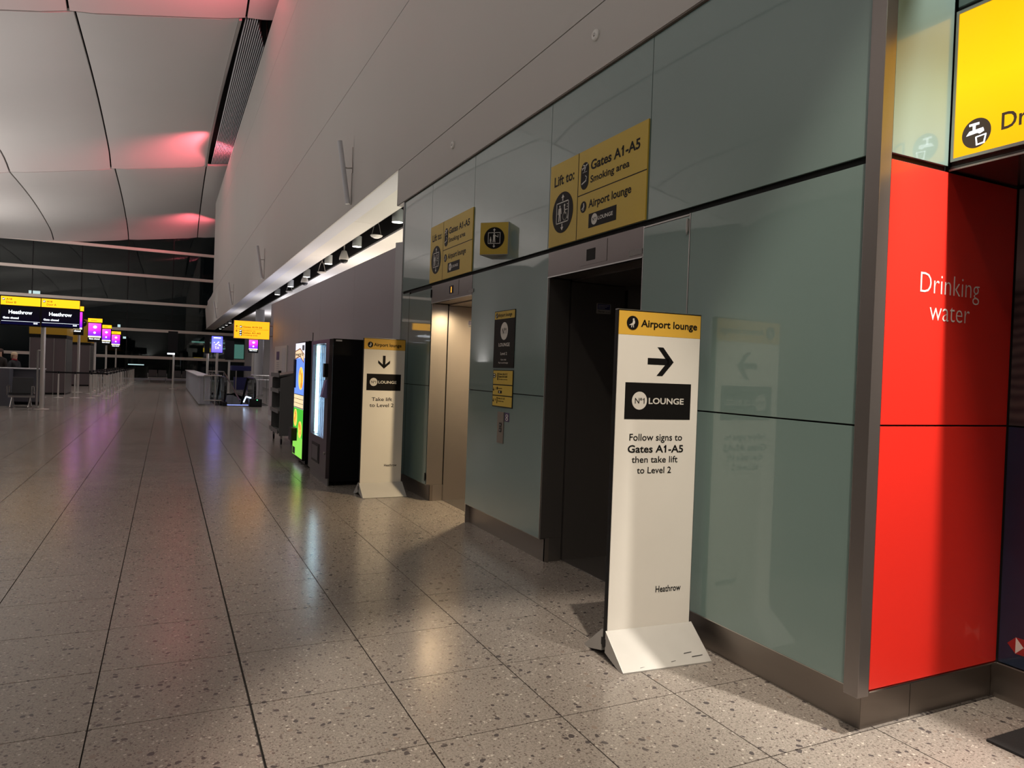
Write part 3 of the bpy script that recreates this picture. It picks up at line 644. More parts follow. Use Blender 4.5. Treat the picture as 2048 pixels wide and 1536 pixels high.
for i, (yy, z) in enumerate(((17.44, 4.10), (22.9, 4.09))):
    t = thing('dome_camera', 'white security dome camera with dark lower dome, ' + ('nearer one', 'farther one') [i] + ' in the slot', 'camera', (3.9, yy, z))
    MB().lathe((3.80, yy, z), [(.02, .30), (.06, .28), (.10, .16), (.115, .10), (.115, .07), (.10, .065)], 24).build('housing', MATS['white_plastic'], t, smooth=True)
    MB().lathe((3.80, yy, z), [(.10, .065), (.088, .02), (.05, -.01), (.01, -.02)], 24).build('dome', BLKP, t, smooth=True)
    MB().tube((3.80, yy, z + .29), (3.80, yy, 5.2), .015, 10).build('drop_pole', MATS['white_plastic'], t)
# slim tube speakers leaning off the bulkhead
for i, yy in enumerate((12.35, 24.6, 36.6, 48.4)):
    lab = 'slim grey tube speaker bracketed to the bulkhead, ' + ('nearest the lifts', 'second from the lifts', 'third from the lifts', 'farthest away')[i]
    t = thing('tube_speaker', lab, 'speaker', (2.75, yy, 4.4), 'tube speakers on the bulkhead')
    MB().tube((2.725, yy, 4.37), (2.555, yy, 5.41), .042, 16).build('tube', GREYL, t, smooth=True)
    MB().tube((2.727, yy, 4.36), (2.725, yy, 4.375), .040, 16).build('end_cap', MATS['white_plastic'], t)
    MB().path([(2.61, yy, 4.99), (2.70, yy, 4.97), (2.79, yy, 4.985)], .012, 8).box(2.775, 2.79, yy - .02, yy + .02, 4.90, 5.08).build('bracket', SATIN, t)
    MB().box(2.778, 2.79, yy + .02, yy + .035, 4.36, 5.35).build('slim_run', WALLP, t)  # narrow upright strip beside the tube, in the bulkhead paint
for i, (yy, z) in enumerate(((4.55, 4.07), (7.47, 4.055))):
    t = thing('wall_sensor', ('round cream wall sensor near the top centre of the bulkhead', 'small round cream wall sensor above the far lift')[i], 'sensor', (2.79, yy, z))
    MB().lathe((2.79, yy, z), [(.042, -.001), (.042, -.012), (.034, -.020)], 24, 'X').build('disc', MATS['white_plastic'], t, smooth=True)
    MB().lathe((2.769, yy, z), [(.014, 0), (.010, -.006)], 12, 'X').build('lens', SATIN, t)

# ================================================================== hoarding
wh = struct('wall_hoarding', (2.8, 15, 0), 'lilac grey temporary hoarding wall between the vending machines and the escalator')
def HX(y): return 2.89 + (2.65 - 2.89) * (y - 9.6) / (21.4 - 9.6)
ys = [9.62, 12.15, 14.8, 17.0, 19.2, 21.4]
for y0, y1 in zip(ys, ys[1:]):
    MB().hexa([(HX(y0), y0 + .003, 0), (HX(y1), y1 - .003, 0), (HX(y1) + .08, y1 - .003, 0), (HX(y0) + .08, y0 + .003, 0)],
              [(HX(y0), y0 + .003, 3.285), (HX(y1), y1 - .003, 3.285), (HX(y1) + .08, y1 - .003, 3.285), (HX(y0) + .08, y0 + .003, 3.285)]).build('hoarding_board', HOARD, wh)
MB().hexa([(2.86, 9.50, 0), (2.80, 9.62, 0), (2.88, 9.66, 0), (2.92, 9.50, 0)], [(2.86, 9.50, 3.30), (2.80, 9.62, 3.30), (2.88, 9.66, 3.30), (2.92, 9.50, 3.30)]).build('end_trim', GREYL, wh)
MB().hexa([(HX(9.7) - .012, 9.7, 0), (HX(21.3) - .012, 21.3, 0), (HX(21.3), 21.3, 0), (HX(9.7), 9.7, 0)], [(HX(9.7) - .012, 9.7, .14), (HX(21.3) - .012, 21.3, .14), (HX(21.3), 21.3, .14), (HX(9.7), 9.7, .14)]).build('skirting', GREYL, wh)
dd = struct('door_1', (2.66, 19.6, 0), 'pale door with a purple notice in the hoarding', 'door')
def dbox(name, y0, y1, z0, z1, out, m_, par=dd):
    return MB().hexa([(HX(y0) - out, y0, z0), (HX(y1) - out, y1, z0), (HX(y1) - .001, y1, z0), (HX(y0) - .001, y0, z0)], [(HX(y0) - out, y0, z1), (HX(y1) - out, y1, z1), (HX(y1) - .001, y1, z1), (HX(y0) - .001, y0, z1)]).build(name, m_, par)
DOOR = mat('door_paint', (.60, .57, .55), .5)
dbox('door_leaf', 18.45, 20.30, .02, 2.06, .03, DOOR)
dbox('vision_panel', 18.6, 19.1, 1.35, 2.0, .034, GREYL); dbox('notice', 19.55, 20.0, 1.70, 1.92, .034, mat('notice_purple', (.07, .04, .14), .5))
for k in range(6): dbox('notice_line', 19.6, 19.95, 1.62 - k * .055, 1.635 - k * .055, .034, GREYP)
dbox('lock_box', 19.15, 19.3, 1.28, 1.42, .09, BLKP)
q = MB().box(6.1, 6.2, -4, 67, 0, 13.5); o = q.build('wall_shop', GREYL); tag(o, None, None, None, 'structure')

# ================================================================== ceiling
ce = struct('ceiling', (0, 30, 12.5), 'pale billowing fabric ceiling panels high over the hall', 'ceiling')
def zA(x): return 12.52 + .205 * x
def zB(x): return 12.73 + .195 * x
def zC(x): return 11.72 + .150 * x if x > -8 else 10.52 + .02 * (x + 8)
def zO(x): return 12.2 + .205 * x
ROWS = [(-6.0, 4.6, zO, zO, lambda s: s, 0), (4.8, 25.42, zO, zA, None, 1), (25.5, 45.9, zA, zB, None, 2), (46.0, 66.0, zB, zC, None, 3)]
XJ = {0: [-18.5, -13.3, -8.2, -3.1, 2.05, 6.1], 1: [-18.5, -13.3, -8.2, -2.98, 1.98, 6.1], 2: [-18.0, -12.4, -7.6, -2.77, 1.885], 3: [-17.5, -12.6, -7.73, -2.88, 1.81, 6.1]}
XJ2 = {0: None, 1: [-18.5, -13.3, -8.2, -2.93, 2.07, 6.1], 2: [-18.0, -12.6, -7.73, -3.07, 1.80], 3: [-18.0, -13.2, -8.14, -3.03, 2.07, 6.1]}
def drop(t, last):
    # the panel rolls down towards its far edge
    lip = 0.0
    if t > .86: lip = -.42 * ((t - .86) / .14) ** 2
    return .55 * math.sin(PI * t) * .6 + lip + .42 * (1 - t) ** 6 * .0
for y0, y1, za, zb, _, r in ROWS:
    xa = XJ[r]; xb = XJ2[r] or xa; NY = 26; NX = 8
    for c in range(len(xa) - 1):
        vs = []; fs = []
        for j in range(NY + 1):
            t_ = j / NY; y = y0 + (y1 - y0) * t_
            l = xa[c] * (1 - t_) + xb[c] * t_ + .035; rr = xa[c + 1] * (1 - t_) + xb[c + 1] * t_ - .035
            for i in range(NX + 1):
                s = i / NX; x = l + (rr - l) * s
                z = za(x) * (1 - t_) + (zb(x) + .42) * t_ + drop(t_, r == 3) + (0 if r else .3)
                z -= .10 * math.sin(PI * s) * math.sin(PI * min(1, t_ * 1.1))
                z += .05 * (2 * abs(s - .5)) ** 12
                vs.append((x, y, z))
        n1 = NX + 1
        for j in range(NY):
            for i in range(NX): a = j * n1 + i; fs.append((a, a + 1, a + n1 + 1, a + n1))
        # turned up edge strip, gives the panel thickness
        k = len(vs); ring = [i for i in range(n1)] + [j * n1 + NX for j in range(1, NY + 1)] + [NY * n1 + i for i in range(NX - 1, -1, -1)] + [j * n1 for j in range(NY - 1, 0, -1)]
        for i in ring: vs.append((vs[i][0], vs[i][1], vs[i][2] + .12))
        for i in range(len(ring)): j = (i + 1) % len(ring); fs.append((ring[i], ring[j], k + j, k + i))
        MB().add(vs, fs).build('ceiling_panel', CEIL, ce, smooth=True)
# bright edge channel and louvre slats along the bulkhead
q = MB()
for j in range(20):
    t0, t1 = j / 20, (j + 1) / 20
    def pt(t_, dx): 
        x = 1.885 * (1 - t_) + 1.80 * t_ + dx; return (x, 25.5 + 20.4 * t_, zA(x) * (1 - t_) + (zB(x) + .42) * t_ + drop(t_, 0) - .02)
    a0, a1, b0, b1 = pt(t0, -.03), pt(t0, .06), pt(t1, -.03), pt(t1, .06)
    q.hexa([a0, a1, b1, b0], [(p[0], p[1], p[2] + .12) for p in (a0, a1, b1, b0)])
q.build('edge_channel', SATIN, ce)
for i in range(15):
    x = 2.06 + i * .074
    ya = 25.6 if x < 2.42 else 25.6 + (x - 2.42) * 5.0
    zl = lambda y: 12.95 + .2 * (x - 2.0) + .2 * (y - 25.5) / 20.4 + .05
    MB().hexa([(x, ya, zl(ya)), (x + .030, ya, zl(ya)), (x + .030, 45.8, zl(45.8)), (x, 45.8, zl(45.8))],
              [(x, ya, zl(ya) + .10), (x + .030, ya, zl(ya) + .10), (x + .030, 45.8, zl(45.8) + .10), (x, 45.8, zl(45.8) + .10)]).build('louvre_slat', GREYL, ce)
MB().tube((2.45, 25.0, 13.7), (2.8, 28.2, 13.7), .05, 8).tube((2.62, 25.0, 13.9), (3.1, 28.6, 13.9), .04, 8).build('pipe', mat('red_pipe', (.12, .02, .02), .5), ce)
MB().box(-18.5, 6.1, -6, 67, 14.9, 15.1).build('ceiling_void', DARK, ce)
MB().add([(-18.5, -6, 10.6), (6.1, -6, 14.6), (6.1, 25, 14.7), (-18.5, 25, 10.7)], [(0, 1, 2, 3)]).add([(-18.5, 25, 10.7), (6.1, 25, 14.7), (6.1, 66, 14.2), (-18.5, 66, 11.2)], [(0, 1, 2, 3)]).build('ceiling_backing', DARK, ce)

# ================================================================== window wall
YW = 66.0
ww = struct('window_1', (0, 66, 0), 'dark glazed end wall with pale horizontal transoms', 'window')
TR = mat('transom_paint', (.66, .60, .53), .5)
mx_ = [-18.6, -16.0, -12.75, -9.49, -6.21, -2.97, .32, 3.55, 6.1]
zs = [.12, 1.83, 4.05, 6.29, 8.49, 10.60, 12.9]
for a_, b_ in zip(mx_, mx_[1:]):
    for z0, z1 in zip(zs, zs[1:]):
        box('glass_pane', (a_ + .03, b_ - .03, YW + .05, YW + .07, z0 + .02, z1 - .02), GLASSD, ww)
for z in zs[1:-1]: box('transom', (-18.6, 6.1, YW - .14, YW + .04, z - .115, z + .115), TR, ww, bevel=.02)
box('transom', (-18.6, 6.1, YW - .05, YW + .06, 0, .13), GREYP, ww)
for x in mx_[1:-1]: box('mullion', (x - .035, x + .035, YW + .041, YW + .16, 0, 12.9), BLKP, ww)
# side of the hall, out of the picture, and its back
o = MB().box(-18.8, -18.6, -6, 67, 0, 13.5).build('wall_left', mat('hall_side_wall', (.20, .20, .20), .6)); tag(o, None, None, None, 'structure')
o = MB().box(-18.8, 6.2, -6.2, -6.0, 0, 14.5).build('wall_back', MATS['hall_side_wall']); tag(o, None, None, None, 'structure')
# night outside
o = MB().box(-60, 60, 67, 160, -.4, -.3).build('apron', mat('tarmac', (.02, .02, .021), .8)); tag(o, 'dark airport apron beyond the glazing', 'ground', None, 'structure')
t = thing('neighbouring_pier', 'dim neighbouring pier building seen through the end glazing', 'building', (6, 92, -.3))
q = MB().box(-6, 22, 92, 100, -.3, 6.2); q.build('wall', mat('pier_wall', (.10, .115, .12), .6), t)
q = MB().box(-7, 23, 90.5, 101, 6.2, 6.9); q.build('roof', mat('pier_roof', (.05, .06, .06), .5), t)
TG = mat('green_window', (.05, .1, .09), .4, emit=(.35, .75, .65), es=.55)
for x0, x1, z0, z1 in ((7.3, 8.5, 2.2, 3.9), (11.2, 12.2, 2.3, 3.7), (2.6, 6.2, 3.9, 4.05), (4.2, 6.6, 3.25, 3.4)): box('lit_window', (x0, x1, 91.9, 91.99, z0, z1), TG, t)
YG = mat('lit_sign_yellow', (.3, .2, .02), .4, emit=(1, .55, .03), es=.8)
for i, (x, z, w_, h_, m_, lab) in enumerate(((-2.71, -.36, 1.4, .09, WHTEM, 'white tube light outside, low behind the queue posts'), (4.0, 1.22, 1.3, .42, YG, 'yellow lit sign outside, left of the blue lit display'),
                                 (2.9, .36, .85, .26, YG, 'small yellow lit panel outside, beside the empty display pole'),
                                 (-11.3, 6.0, .9, .28, WHTEM, 'cluster of bluish lamps outside above the big gate display'), (-4.28, 3.3, .24, .26, WHTEM, 'white floodlight outside above the gate displays'), (-3.78, 2.2, .26, .2, WHTEM, 'lower white floodlight outside by the gate displays'))):
    t = thing('outdoor_light', lab, 'light', (x, 80, 1.55 + z))
    box('lit_face', (x - w_ / 2, x + w_ / 2, 79.95, 79.99, 1.45 + z, 1.45 + z + h_), m_, t); box('housing', (x - w_ / 2 - .04, x + w_ / 2 + .04, 80.0, 80.15, 1.41 + z, 1.49 + z + h_), BLKP, t)
    MB().tube((x, 80.08, -.3), (x, 80.08, 1.41 + z), .04, 8).build('mast', BLKP, t)

# ================================================================== freestanding signs
def stand(a, b, label, kind):
    a = Vector((*a, 0)); b = Vector((*b, 0)); d = (b - a).normalized(); W = (b - a).length
    t = thing('floor_sign', label, 'sign', (a + b) / 2, 'freestanding lounge signs')
    f = Fr(a, d); zb, zt = (.06, 1.925)
    q = MB(); f.rect(q, -.006, W + .006, zb, zt, -.034, -.004); q.build('panel_core', BLKP, t, bevel=.002)
    q = MB(); f.rect(q, 0, W, zb + .02, 1.789, -.004, 0); q.build('face', CREAM, t)
    q = MB(); f.rect(q, 0, W, 1.790, zt - .005, -.004, 0); q.build('heading_band', YELW, t)
    q = MB(); f.rect(q, 0, W, zb + .02, zt - .005, -.038, -.034); q.build('rear_face', CREAM, t)
    q = MB(); f.rect(q, -.006, W + .006, zt, zt + .004, -.034, -.001); q.build('top_edge', SATIN, t)
    for s, n0, n1 in ((1, .0005, .20), (-1, -.0385, -.235)):
        u0, u1 = -.012, W + .016
        q = MB()
        pts0 = [f.P(u0, .158, n0), f.P(u0, .162, n0), f.P(u0 - .004, .006, n1), f.P(u0 - .004, 0, n1), f.P(u0, 0, n1 * .9 + n0 * .1)]
        sec = [(.160, n0), (.007, n1), (0, n1), (0, n1 - .05 * s), (.04, n0)]
        q.hexa([f.P(u0, z, n) for z, n in sec], [f.P(u1, z, n) for z, n in sec]); q.build('foot', SILVER, t, bevel=.0015)
    q = MB(); f.rect(q, -.014, -.0065, .075, .115, -.04, .006); q.build('clamp', BLKP, t)
    if kind == 1: lk = (.085, 1.856, .037, .038, .139, .511)
    else: lk = (.075, 1.846, .033, .036, .118, .468)
    lounge_icon(f, t, *lk[:4]); letter(f, t, [('Airport lounge', lk[4], lk[5], 1.837 if kind == 1 else 1.829, .040, .012)], BLK)
    q = MB()
    if kind == 1: arrow(f, q, .276, 1.649, .170, 0, 0, .001)
    else: arrow(f, q, .253, 1.638, .160, -PI / 2, 0, .001)
    q.build('arrow', BLK, t)
    o = 0 if kind == 1 else -.036
    sc_ = 1 if kind == 1 else 1.0
    vv = 0 if kind == 1 else -.036
    k = .052 if kind == 1 else .045
    lounge_plate(f, t, .054 + (0 if kind == 1 else -.012), .485 + o * .3, 1.325 + vv, 1.528 + vv, .147 + o * .5, 1.428 + vv, .048, .050, .206 + o * .5, .438 + o * .5, 1.411 + vv, .034)
    if kind == 1:
        letter(f, t, [('Follow signs to', .092, .438, 1.206, .038)], BLK); letter(f, t, [('Gates A1-A5', .084, .448, 1.139, .042, .012)], BLK)
        letter(f, t, [('then take lift', .112, .413, 1.083, .036)], BLK); letter(f, t, [('to Level 2', .148, .372, 1.023, .036)], BLK)
        letter(f, t, [('Heathrow', .300, .468, .348, .036, .006)], BLK)
    else:
        letter(f, t, [('Take lift', .112, .368, 1.160, .044)], BLK); letter(f, t, [('to Level 2', .088, .392, 1.086, .044)], BLK)
        letter(f, t, [('Heathrow', .295, .456, .352, .030, .006)], BLK)
    if kind == 1:
        q = MB()
        random.seed(4)
        for (u, v, n, l) in ((.40, .045, .150, .05), (.44, .03, .17, .07), (.30, .02, .178, .03), (.10, .012, .186, .03)):
            f2_ = Fr(f.P(0, 0, 0), f.r)
            q.hexa([f.P(u, v, n), f.P(u + l, v + .003, n - .003), f.P(u + l, v + .0045, n - .005), f.P(u, v + .002, n - .002)], [f.P(u, v + .004, n + .003), f.P(u + l, v + .006, n), f.P(u + l, v + .007, n - .002), f.P(u, v + .006, n + .001)])
        q.build('scuff_mark', mat('scuff', (.10, .10, .10), .7), t)
    return t
stand((2.217, 3.267), (2.750, 3.229), 'tall white floor sign pointing right, standing in front of the near lift', 1)
stand((2.155, 8.600), (2.672, 8.610), 'white floor sign pointing down, standing against the black vending machine', 2)

# ================================================================== vending machines
t = thing('vending_machine', 'black vending machine with an empty brightly lit window behind the farther floor sign', 'vending machine', (2.3, 10.0, 0))
X0, XB2, Y0, Y1, ZT = 1.93, 2.76, 9.40, 10.68, 1.93
BV = mat('vending_black', (.004, .004, .005), .4, spec=.15); DV = mat('vending_door', (.055, .045, .055), .3, .3)
q = MB()
q.box(X0 + .02, XB2, Y0, Y0 + .04, .06, ZT); q.box(X0 + .02, XB2, Y1 - .04, Y1, .06, ZT); q.box(XB2 - .04, XB2, Y0 + .04, Y1 - .04, .06, ZT); q.box(X0 + .02, XB2 - .04, Y0 + .04, Y1 - .04, ZT - .05, ZT); q.box(X0 + .02, XB2 - .04, Y0 + .04, Y1 - .04, .06, .52)
q.build('cabinet', BV, t, bevel=.004)
q = MB(); GY0, GY1, GZ0, GZ1 = 9.62, 10.56, .60, 1.87
q.box(X0 - .03, X0 + .018, Y0 + .005, GY0, .10, ZT - .01); q.box(X0 - .03, X0 + .018, GY1, Y1 - .005, .10, ZT - .01); q.box(X0 - .03, X0 + .018, GY0, GY1, GZ1, ZT - .01); q.box(X0 - .03, X0 + .018, GY0, GY1, .10, GZ0)
door = q.build('door', DV, t)
box('glass', (X0 - .012, X0 - .006, GY0, GY1, GZ0, GZ1), GLASSC, door)
RIB = mat('rib_white', (.62, .72, .85), .4)
q = MB(); q.box(X0 + .03, 2.55, GY1 + .01, GY1 + .03, .53, ZT - .06)
for k in range(22): q.box(X0 + .055 + k * .026, X0 + .068 + k * .026, GY1 - .03, GY1 + .009, .56, ZT - .09)
q.build('ribbed_liner', RIB, t)
MB().box(2.52, 2.55, Y0 + .06, GY1, .53, ZT - .06).build('back_liner', RIB, t); MB().box(X0 + .03, 2.5, Y0 + .06, GY1, .521, .56).build('tray', mat('tray_blue', (.25, .3, .36), .3), t)
area('vending_fill_light', (2.20, 9.56, 1.25), (0, 1, 0), .45, 1.2, 16, (.62, .82, 1.0))  # unseen area light added inside the cabinet to brighten the ribs
LED = mat('led_tube', (.9, .95, 1), .4, emit=(.75, .93, 1.0), es=14); LED2 = mat('led_tube_green', (.6, .9, .8), .4, emit=(.35, .85, .75), es=1.8)
MB().tube((X0 + .045, GY1 - .035, .60), (X0 + .045, GY1 - .035, GZ1 - .01), .016, 10).build('light_tube', LED, t)
MB().tube((X0 + .045, Y0 + .14, .60), (X0 + .045, Y0 + .14, GZ1 - .01), .012, 10).build('light_tube', LED, t)
MB().box(X0 + .020, X0 + .028, GY1 - .015, GY1 + .004, .62, GZ1 - .01).build('light_diffuser', LED2, t)
q = MB(); q.box(X0 - .036, X0 - .030, 9.86, 10.40, .235, .50); h = q.build('delivery_hatch', BV, t); box('hatch_flap', (X0 - .042, X0 - .0365, 9.92, 10.34, .27, .46), mat('hatch_grey', (.07, .07, .075), .35), h)
box('kick_plate', (X0 + .0, X0 + .018, Y0 + .01, Y1 - .01, .0, .095), mat('kick_grey', (.14, .13, .125), .4), t)
q = MB().box(X0 - .075, X0 - .031, 9.45, 9.56, 1.42, 1.60); pt_ = q.build('card_reader', BV, t, bevel=.006)
q = MB().hexa([(X0 - .10, 9.46, 1.16), (X0 - .031, 9.46, 1.14), (X0 - .031, 9.57, 1.14), (X0 - .10, 9.57, 1.16)], [(X0 - .05, 9.46, 1.38), (X0 - .031, 9.46, 1.39), (X0 - .031, 9.57, 1.39), (X0 - .05, 9.57, 1.38)]); kp = q.build('keypad', mat('keypad_lilac', (.25, .22, .45), .35), t, bevel=.003)
MB().tube((X0 - .045, 9.50, .42), (X0 - .031, 9.50, .42), .02, 12).build('lock', SATIN, t)
MB().box(X0 + .05, X0 + .13, Y0 - .003, Y0, ZT - .035, ZT - .015).build('rating_plate', GREYL, t)
for yy in (Y0 + .08, Y1 - .08):
    for xx in (X0 + .1, XB2 - .08): MB().tube((xx, yy, 0), (xx, yy, .06), .03, 12).build('foot', BLKP, t)

t = thing('vending_machine', 'second vending machine with a bright blue and green snack picture front', 'vending machine', (2.3, 11.7, 0))
X0, Y0, Y1, ZT = 1.93, 11.22, 12.18, 1.945
box('cabinet', (X0 + .02, 2.74, Y0, Y1, .05, ZT), BV, t, bevel=.004)
for yy in (Y0 + .08, Y1 - .08):
    for xx in (X0 + .1, 2.66): MB().tube((xx, yy, 0), (xx, yy, .05), .03, 12).build('foot', BLKP, t)
def em(n, c, s=1.1): return mat(n, tuple(x * .3 for x in c), .4, emit=c, es=s)
f = Fr((X0 - .02, Y1 - .02, 0), (0, -1, 0)); Wv = Y1 - Y0 - .05
def pl(name, u0, u1, v0, v1, n0, n1, m_, par=t): q = MB(); f.rect(q, u0, u1, v0, v1, n0, n1); return q.build(name, m_, par)
fp = pl('front_panel', 0, Wv, .12, 1.92, -.04, 0, em('snack_white', (.9, .9, 1.0), 1.0))
pl('picture_sky', .0, Wv, 1.10, 1.68, 0, .002, em('snack_blue', (.14, .28, .85), 1.2), fp)
pl('picture_grass', 0, Wv, .12, .88, 0, .002, em('snack_green', (.07, .62, .04), .9), fp)
q = MB(); f.prism(q, [(0, .12), (Wv, .12), (Wv, .42), (Wv * .5, .50), (0, .40)], .002, .003); q.build('picture_lawn', em('snack_lime', (.30, .85, .10), .9), fp)
q = MB(); f.prism(q, [(0, 1.66), (Wv * .5, 1.70), (Wv * .9, 1.60), (Wv * .93, 1.74), (Wv * .5, 1.84), (0, 1.80)], .002, .003); q.build('name_banner', em('banner_brown', (.30, .10, .03), .7), fp)
q = MB(); f.prism(q, [(.02, 1.68), (Wv * .5, 1.72), (Wv * .87, 1.63), (Wv * .90, 1.73), (Wv * .5, 1.82), (.02, 1.785)], .003, .004); q.build('name_banner_inner', em('banner_cream', (1.0, .72, .45), 1.0), fp)
letter(f, fp, [('mary’s', .05, Wv * .84, 1.715, .055, .02)], TEXTDK, .005)
YS = em('snack_yellow', (1.0, .62, .10), 1.2); OS = em('snack_orange', (.95, .28, .03), 1.1)
for cu, cv, ru, rv in ((.66 * Wv, 1.36, .22, .18), (.22 * Wv, .72, .16, .14), (.72 * Wv, .56, .16, .13)):
    q = MB(); f.disc(q, cu, cv, ru, rv, .003, .005, 24); o = q.build('snack_picture', YS, fp)
    q = MB(); random.seed(int(cu * 99))
    for k in range(7): f.disc(q, cu + random.uniform(-.6, .6) * ru, cv + random.uniform(-.6, .6) * rv, ru * .22, rv * .25, .005, .006, 10)
    q.build('snack_detail', OS, fp)
for i in range(3):
    for j in range(3):
        u = .06 + i * .285; v = .90 + j * .068
        b_ = pl('selection_button', u, u + .24, v, v + .058, .003, .012, em('button_cream', (1.0, .78, .45), 1.0))
pl('button_board', .03, Wv - .03, .885, 1.105, .001, .0028, BLKP)
pl('coin_unit', .02, .14, 1.20, 1.66, .003, .03, BLKP); pl('price_display', Wv - .22, Wv - .06, 1.80, 1.88, .003, .01, GREYP)
pl('delivery_drawer', .10, .40, .36, .56, .003, .09, BLKP)
pl('picture_dark', .02, .25, .13, .24, .003, .004, BLKP)
pl('door_side', Wv, Wv + .02, .10, 1.93, -.04, .004, BLKP)
MB().tube((X0 + .2, Y1 - .3, ZT), (X0 + .2, Y1 - .3, ZT + .16), .006, 6).build('aerial', BLKP, t)
MB().box(X0 + .10, X0 + .18, Y0 - .04, Y0, 1.28, 1.46).build('meter_box', mat('meter_green', (.20, .22, .10), .5), t)

# ================================================================== grey trolley
t = thing('shelf_trolley', 'grey metal shelf trolley on castors parked by the hoarding', 'trolley', (2.25, 15.0, 0))
TG_ = mat('trolley_grey', (.17, .17, .165), .45, .3)
for yy in (14.55, 15.75):
    MB().hexa([(2.02, yy, .17), (2.50, yy, .17), (2.50, yy + .03, .17), (2.02, yy + .03, .17)], [(2.02, yy, 1.30), (2.50, yy, 1.46), (2.50, yy + .03, 1.46), (2.02, yy + .03, 1.30)]).build('side_panel', TG_, t)
for z, tl in ((.22, 0.0), (.62, .10), (1.02, .10), (1.33, .10)):
    MB().hexa([(2.00, 14.58, z), (2.50, 14.58, z + tl), (2.50, 15.75, z + tl), (2.00, 15.75, z)], [(2.00, 14.58, z + .03), (2.50, 14.58, z + tl + .03), (2.50, 15.75, z + tl + .03), (2.00, 15.75, z + .03)]).build('shelf', TG_, t)
    MB().box(1.985, 2.0, 14.58, 15.75, z - .01, z + .07).build('shelf_lip', TG_, t)
MB().box(2.47, 2.50, 14.58, 15.75, .25, 1.30).build('back_panel', TG_, t)
for xx in (2.07, 2.44):
    for yy in (14.62, 15.70):
        c_ = MB().box(xx - .02, xx + .02, yy - .02, yy + .02, .10, .22).build('castor', SATIN, t)
        MB().lathe((xx - .018, yy, .055), [(.02, -.0), (.055, .004), (.055, .032), (.02, .036)], 20, 'X').build('wheel', BLKP, c_)

# ================================================================== hanging gate sign
t = thing('gate_direction_sign', 'glowing yellow gate direction sign fixed to the far end of the hoarding', 'sign', (2.1, 21.0, 2.26))
YS2 = mat('gate_sign_yellow', (.25, .15, .01), .4, emit=(1.0, .38, .012), es=1.6)
f = Fr((1.636, 20.995, 0), (1, 0, 0)); W = .94
q = MB(); f.rect(q, 0, W, 2.258, 2.755, -.10, 0); q.build('sign_case', SATIN, t); q = MB(); f.rect(q, .01, W - .01, 2.268, 2.745, 0, .004); q.build('lit_face', YS2, t)
letter(f, t, [('Gates A19-26', .235, .735, 2.560, .045, .006), ('Escalator to', .235, .56, 2.466, .030, .004), ('Gates A1-A5', .235, .70, 2.398, .045, .006), ('Smoking area', .235, .62, 2.345, .030, .004)], TEXTDK, .006)
q = MB(); arrow(f, q, .072, 2.586, .062, PI / 2, .004, .006); arrow(f, q, .072, 2.470, .062, -PI / 2, .004, .006); f.rect(q, .03, W - .04, 2.520, 2.526, .004, .005); q.build('arrow', mat('arrow_brown', (.12, .04, .01), .5), t)
q = MB(); f.disc(q, .18, 2.585, .036, .032, .004, .006, 20); f.rect(q, .147, .213, 2.335, 2.50, .004, .006); q.build('pictogram_disc', BLK, t)
q = MB()
for v in (2.585, 2.475, 2.42, 2.36): plane_shape(f, q, .18, v - .006, .055, .006, .007)
q.build('pictogram_symbol', WHTEM, t)
MB().tube((2.577, 21.05, 2.65), (2.660, 21.05, 2.65), .02, 10).tube((2.577, 21.05, 2.36), (2.660, 21.05, 2.36), .02, 10).build('bracket', SATIN, t)

# ================================================================== gate displays on poles
def pole(t, x, y, z1, r=.05, rad2=.0):
    MB().lathe((x, y, 0), [(.20, 0), (.20, .012), (r, .02), (r, z1)], 20).build('pole', POLEM, t, smooth=True)
t = thing('gate_display', 'wide double gate display on a steel pole, two black screens under yellow headings', 'display', (-3.3, 25.1, 0), 'gate displays')
pole(t, -3.30, 25.12, 2.50, .062)
MB().tube((-3.42, 25.12, .05), (-3.42, 25.12, 1.75), .028, 10).tube((-3.42, 25.12, 1.74), (-3.30, 25.12, 1.74), .02, 8).tube((-3.42, 25.12, .06), (-3.30, 25.12, .06), .02, 8).build('cable_duct', SATIN, t)
f = Fr((-4.345, 25.0, 0), (1, 0, 0))
for k, (nm, u0) in enumerate((('Door B', 0.0), ('Door A', .99))):
    u1 = u0 + .975
    q = MB(); f.rect(q, u0, u1, 2.43, 3.275, -.10, 0); s_ = q.build('screen_case', BLKP, t)
    q = MB(); f.rect(q, u0 + .005, u1 - .005, 3.025, 3.268, 0, .004); q.build('heading_panel', YELDIS, s_)
    q = MB(); f.rect(q, u0 + .02, u1 - .02, 2.47, 2.99, 0, .003); q.build('screen', NAVYSC, s_)
    fz = Fr(f.P(0, 0, .004), f.r)
    letter(fz, s_, [('A18', u0 + .135, u0 + .275, 3.165, .055, .004), (nm, u0 + .135, u0 + .375, 3.075, .060, .004)], TEXTDK, .003)
    letter(fz, s_, [('Heathrow', u0 + .20, u0 + .775, 2.775, .105, .012), ('Gate closed', u0 + .065, u0 + .445, 2.628, .055, .012)], WHTEM, .003)
    q = MB(); fz.rect(q, u0 + .03, u1 - .01, 2.560, 2.566, 0, .002); q.build('screen_line', WHTEM, s_); letter(fz, s_, [('00:00', u0 + .81, u0 + .91, 2.500, .038, .01)], WHTEM, .003)
    q = MB(); fz.disc(q, u0 + .072, 3.190, .036, .036, 0, .001, 20); q.build('pictogram_disc', SATIN, s_); q = MB(); plane_shape(fz, q, u0 + .072, 3.185, .06, .001, .002); q.build('pictogram_symbol', WHTEM, s_)
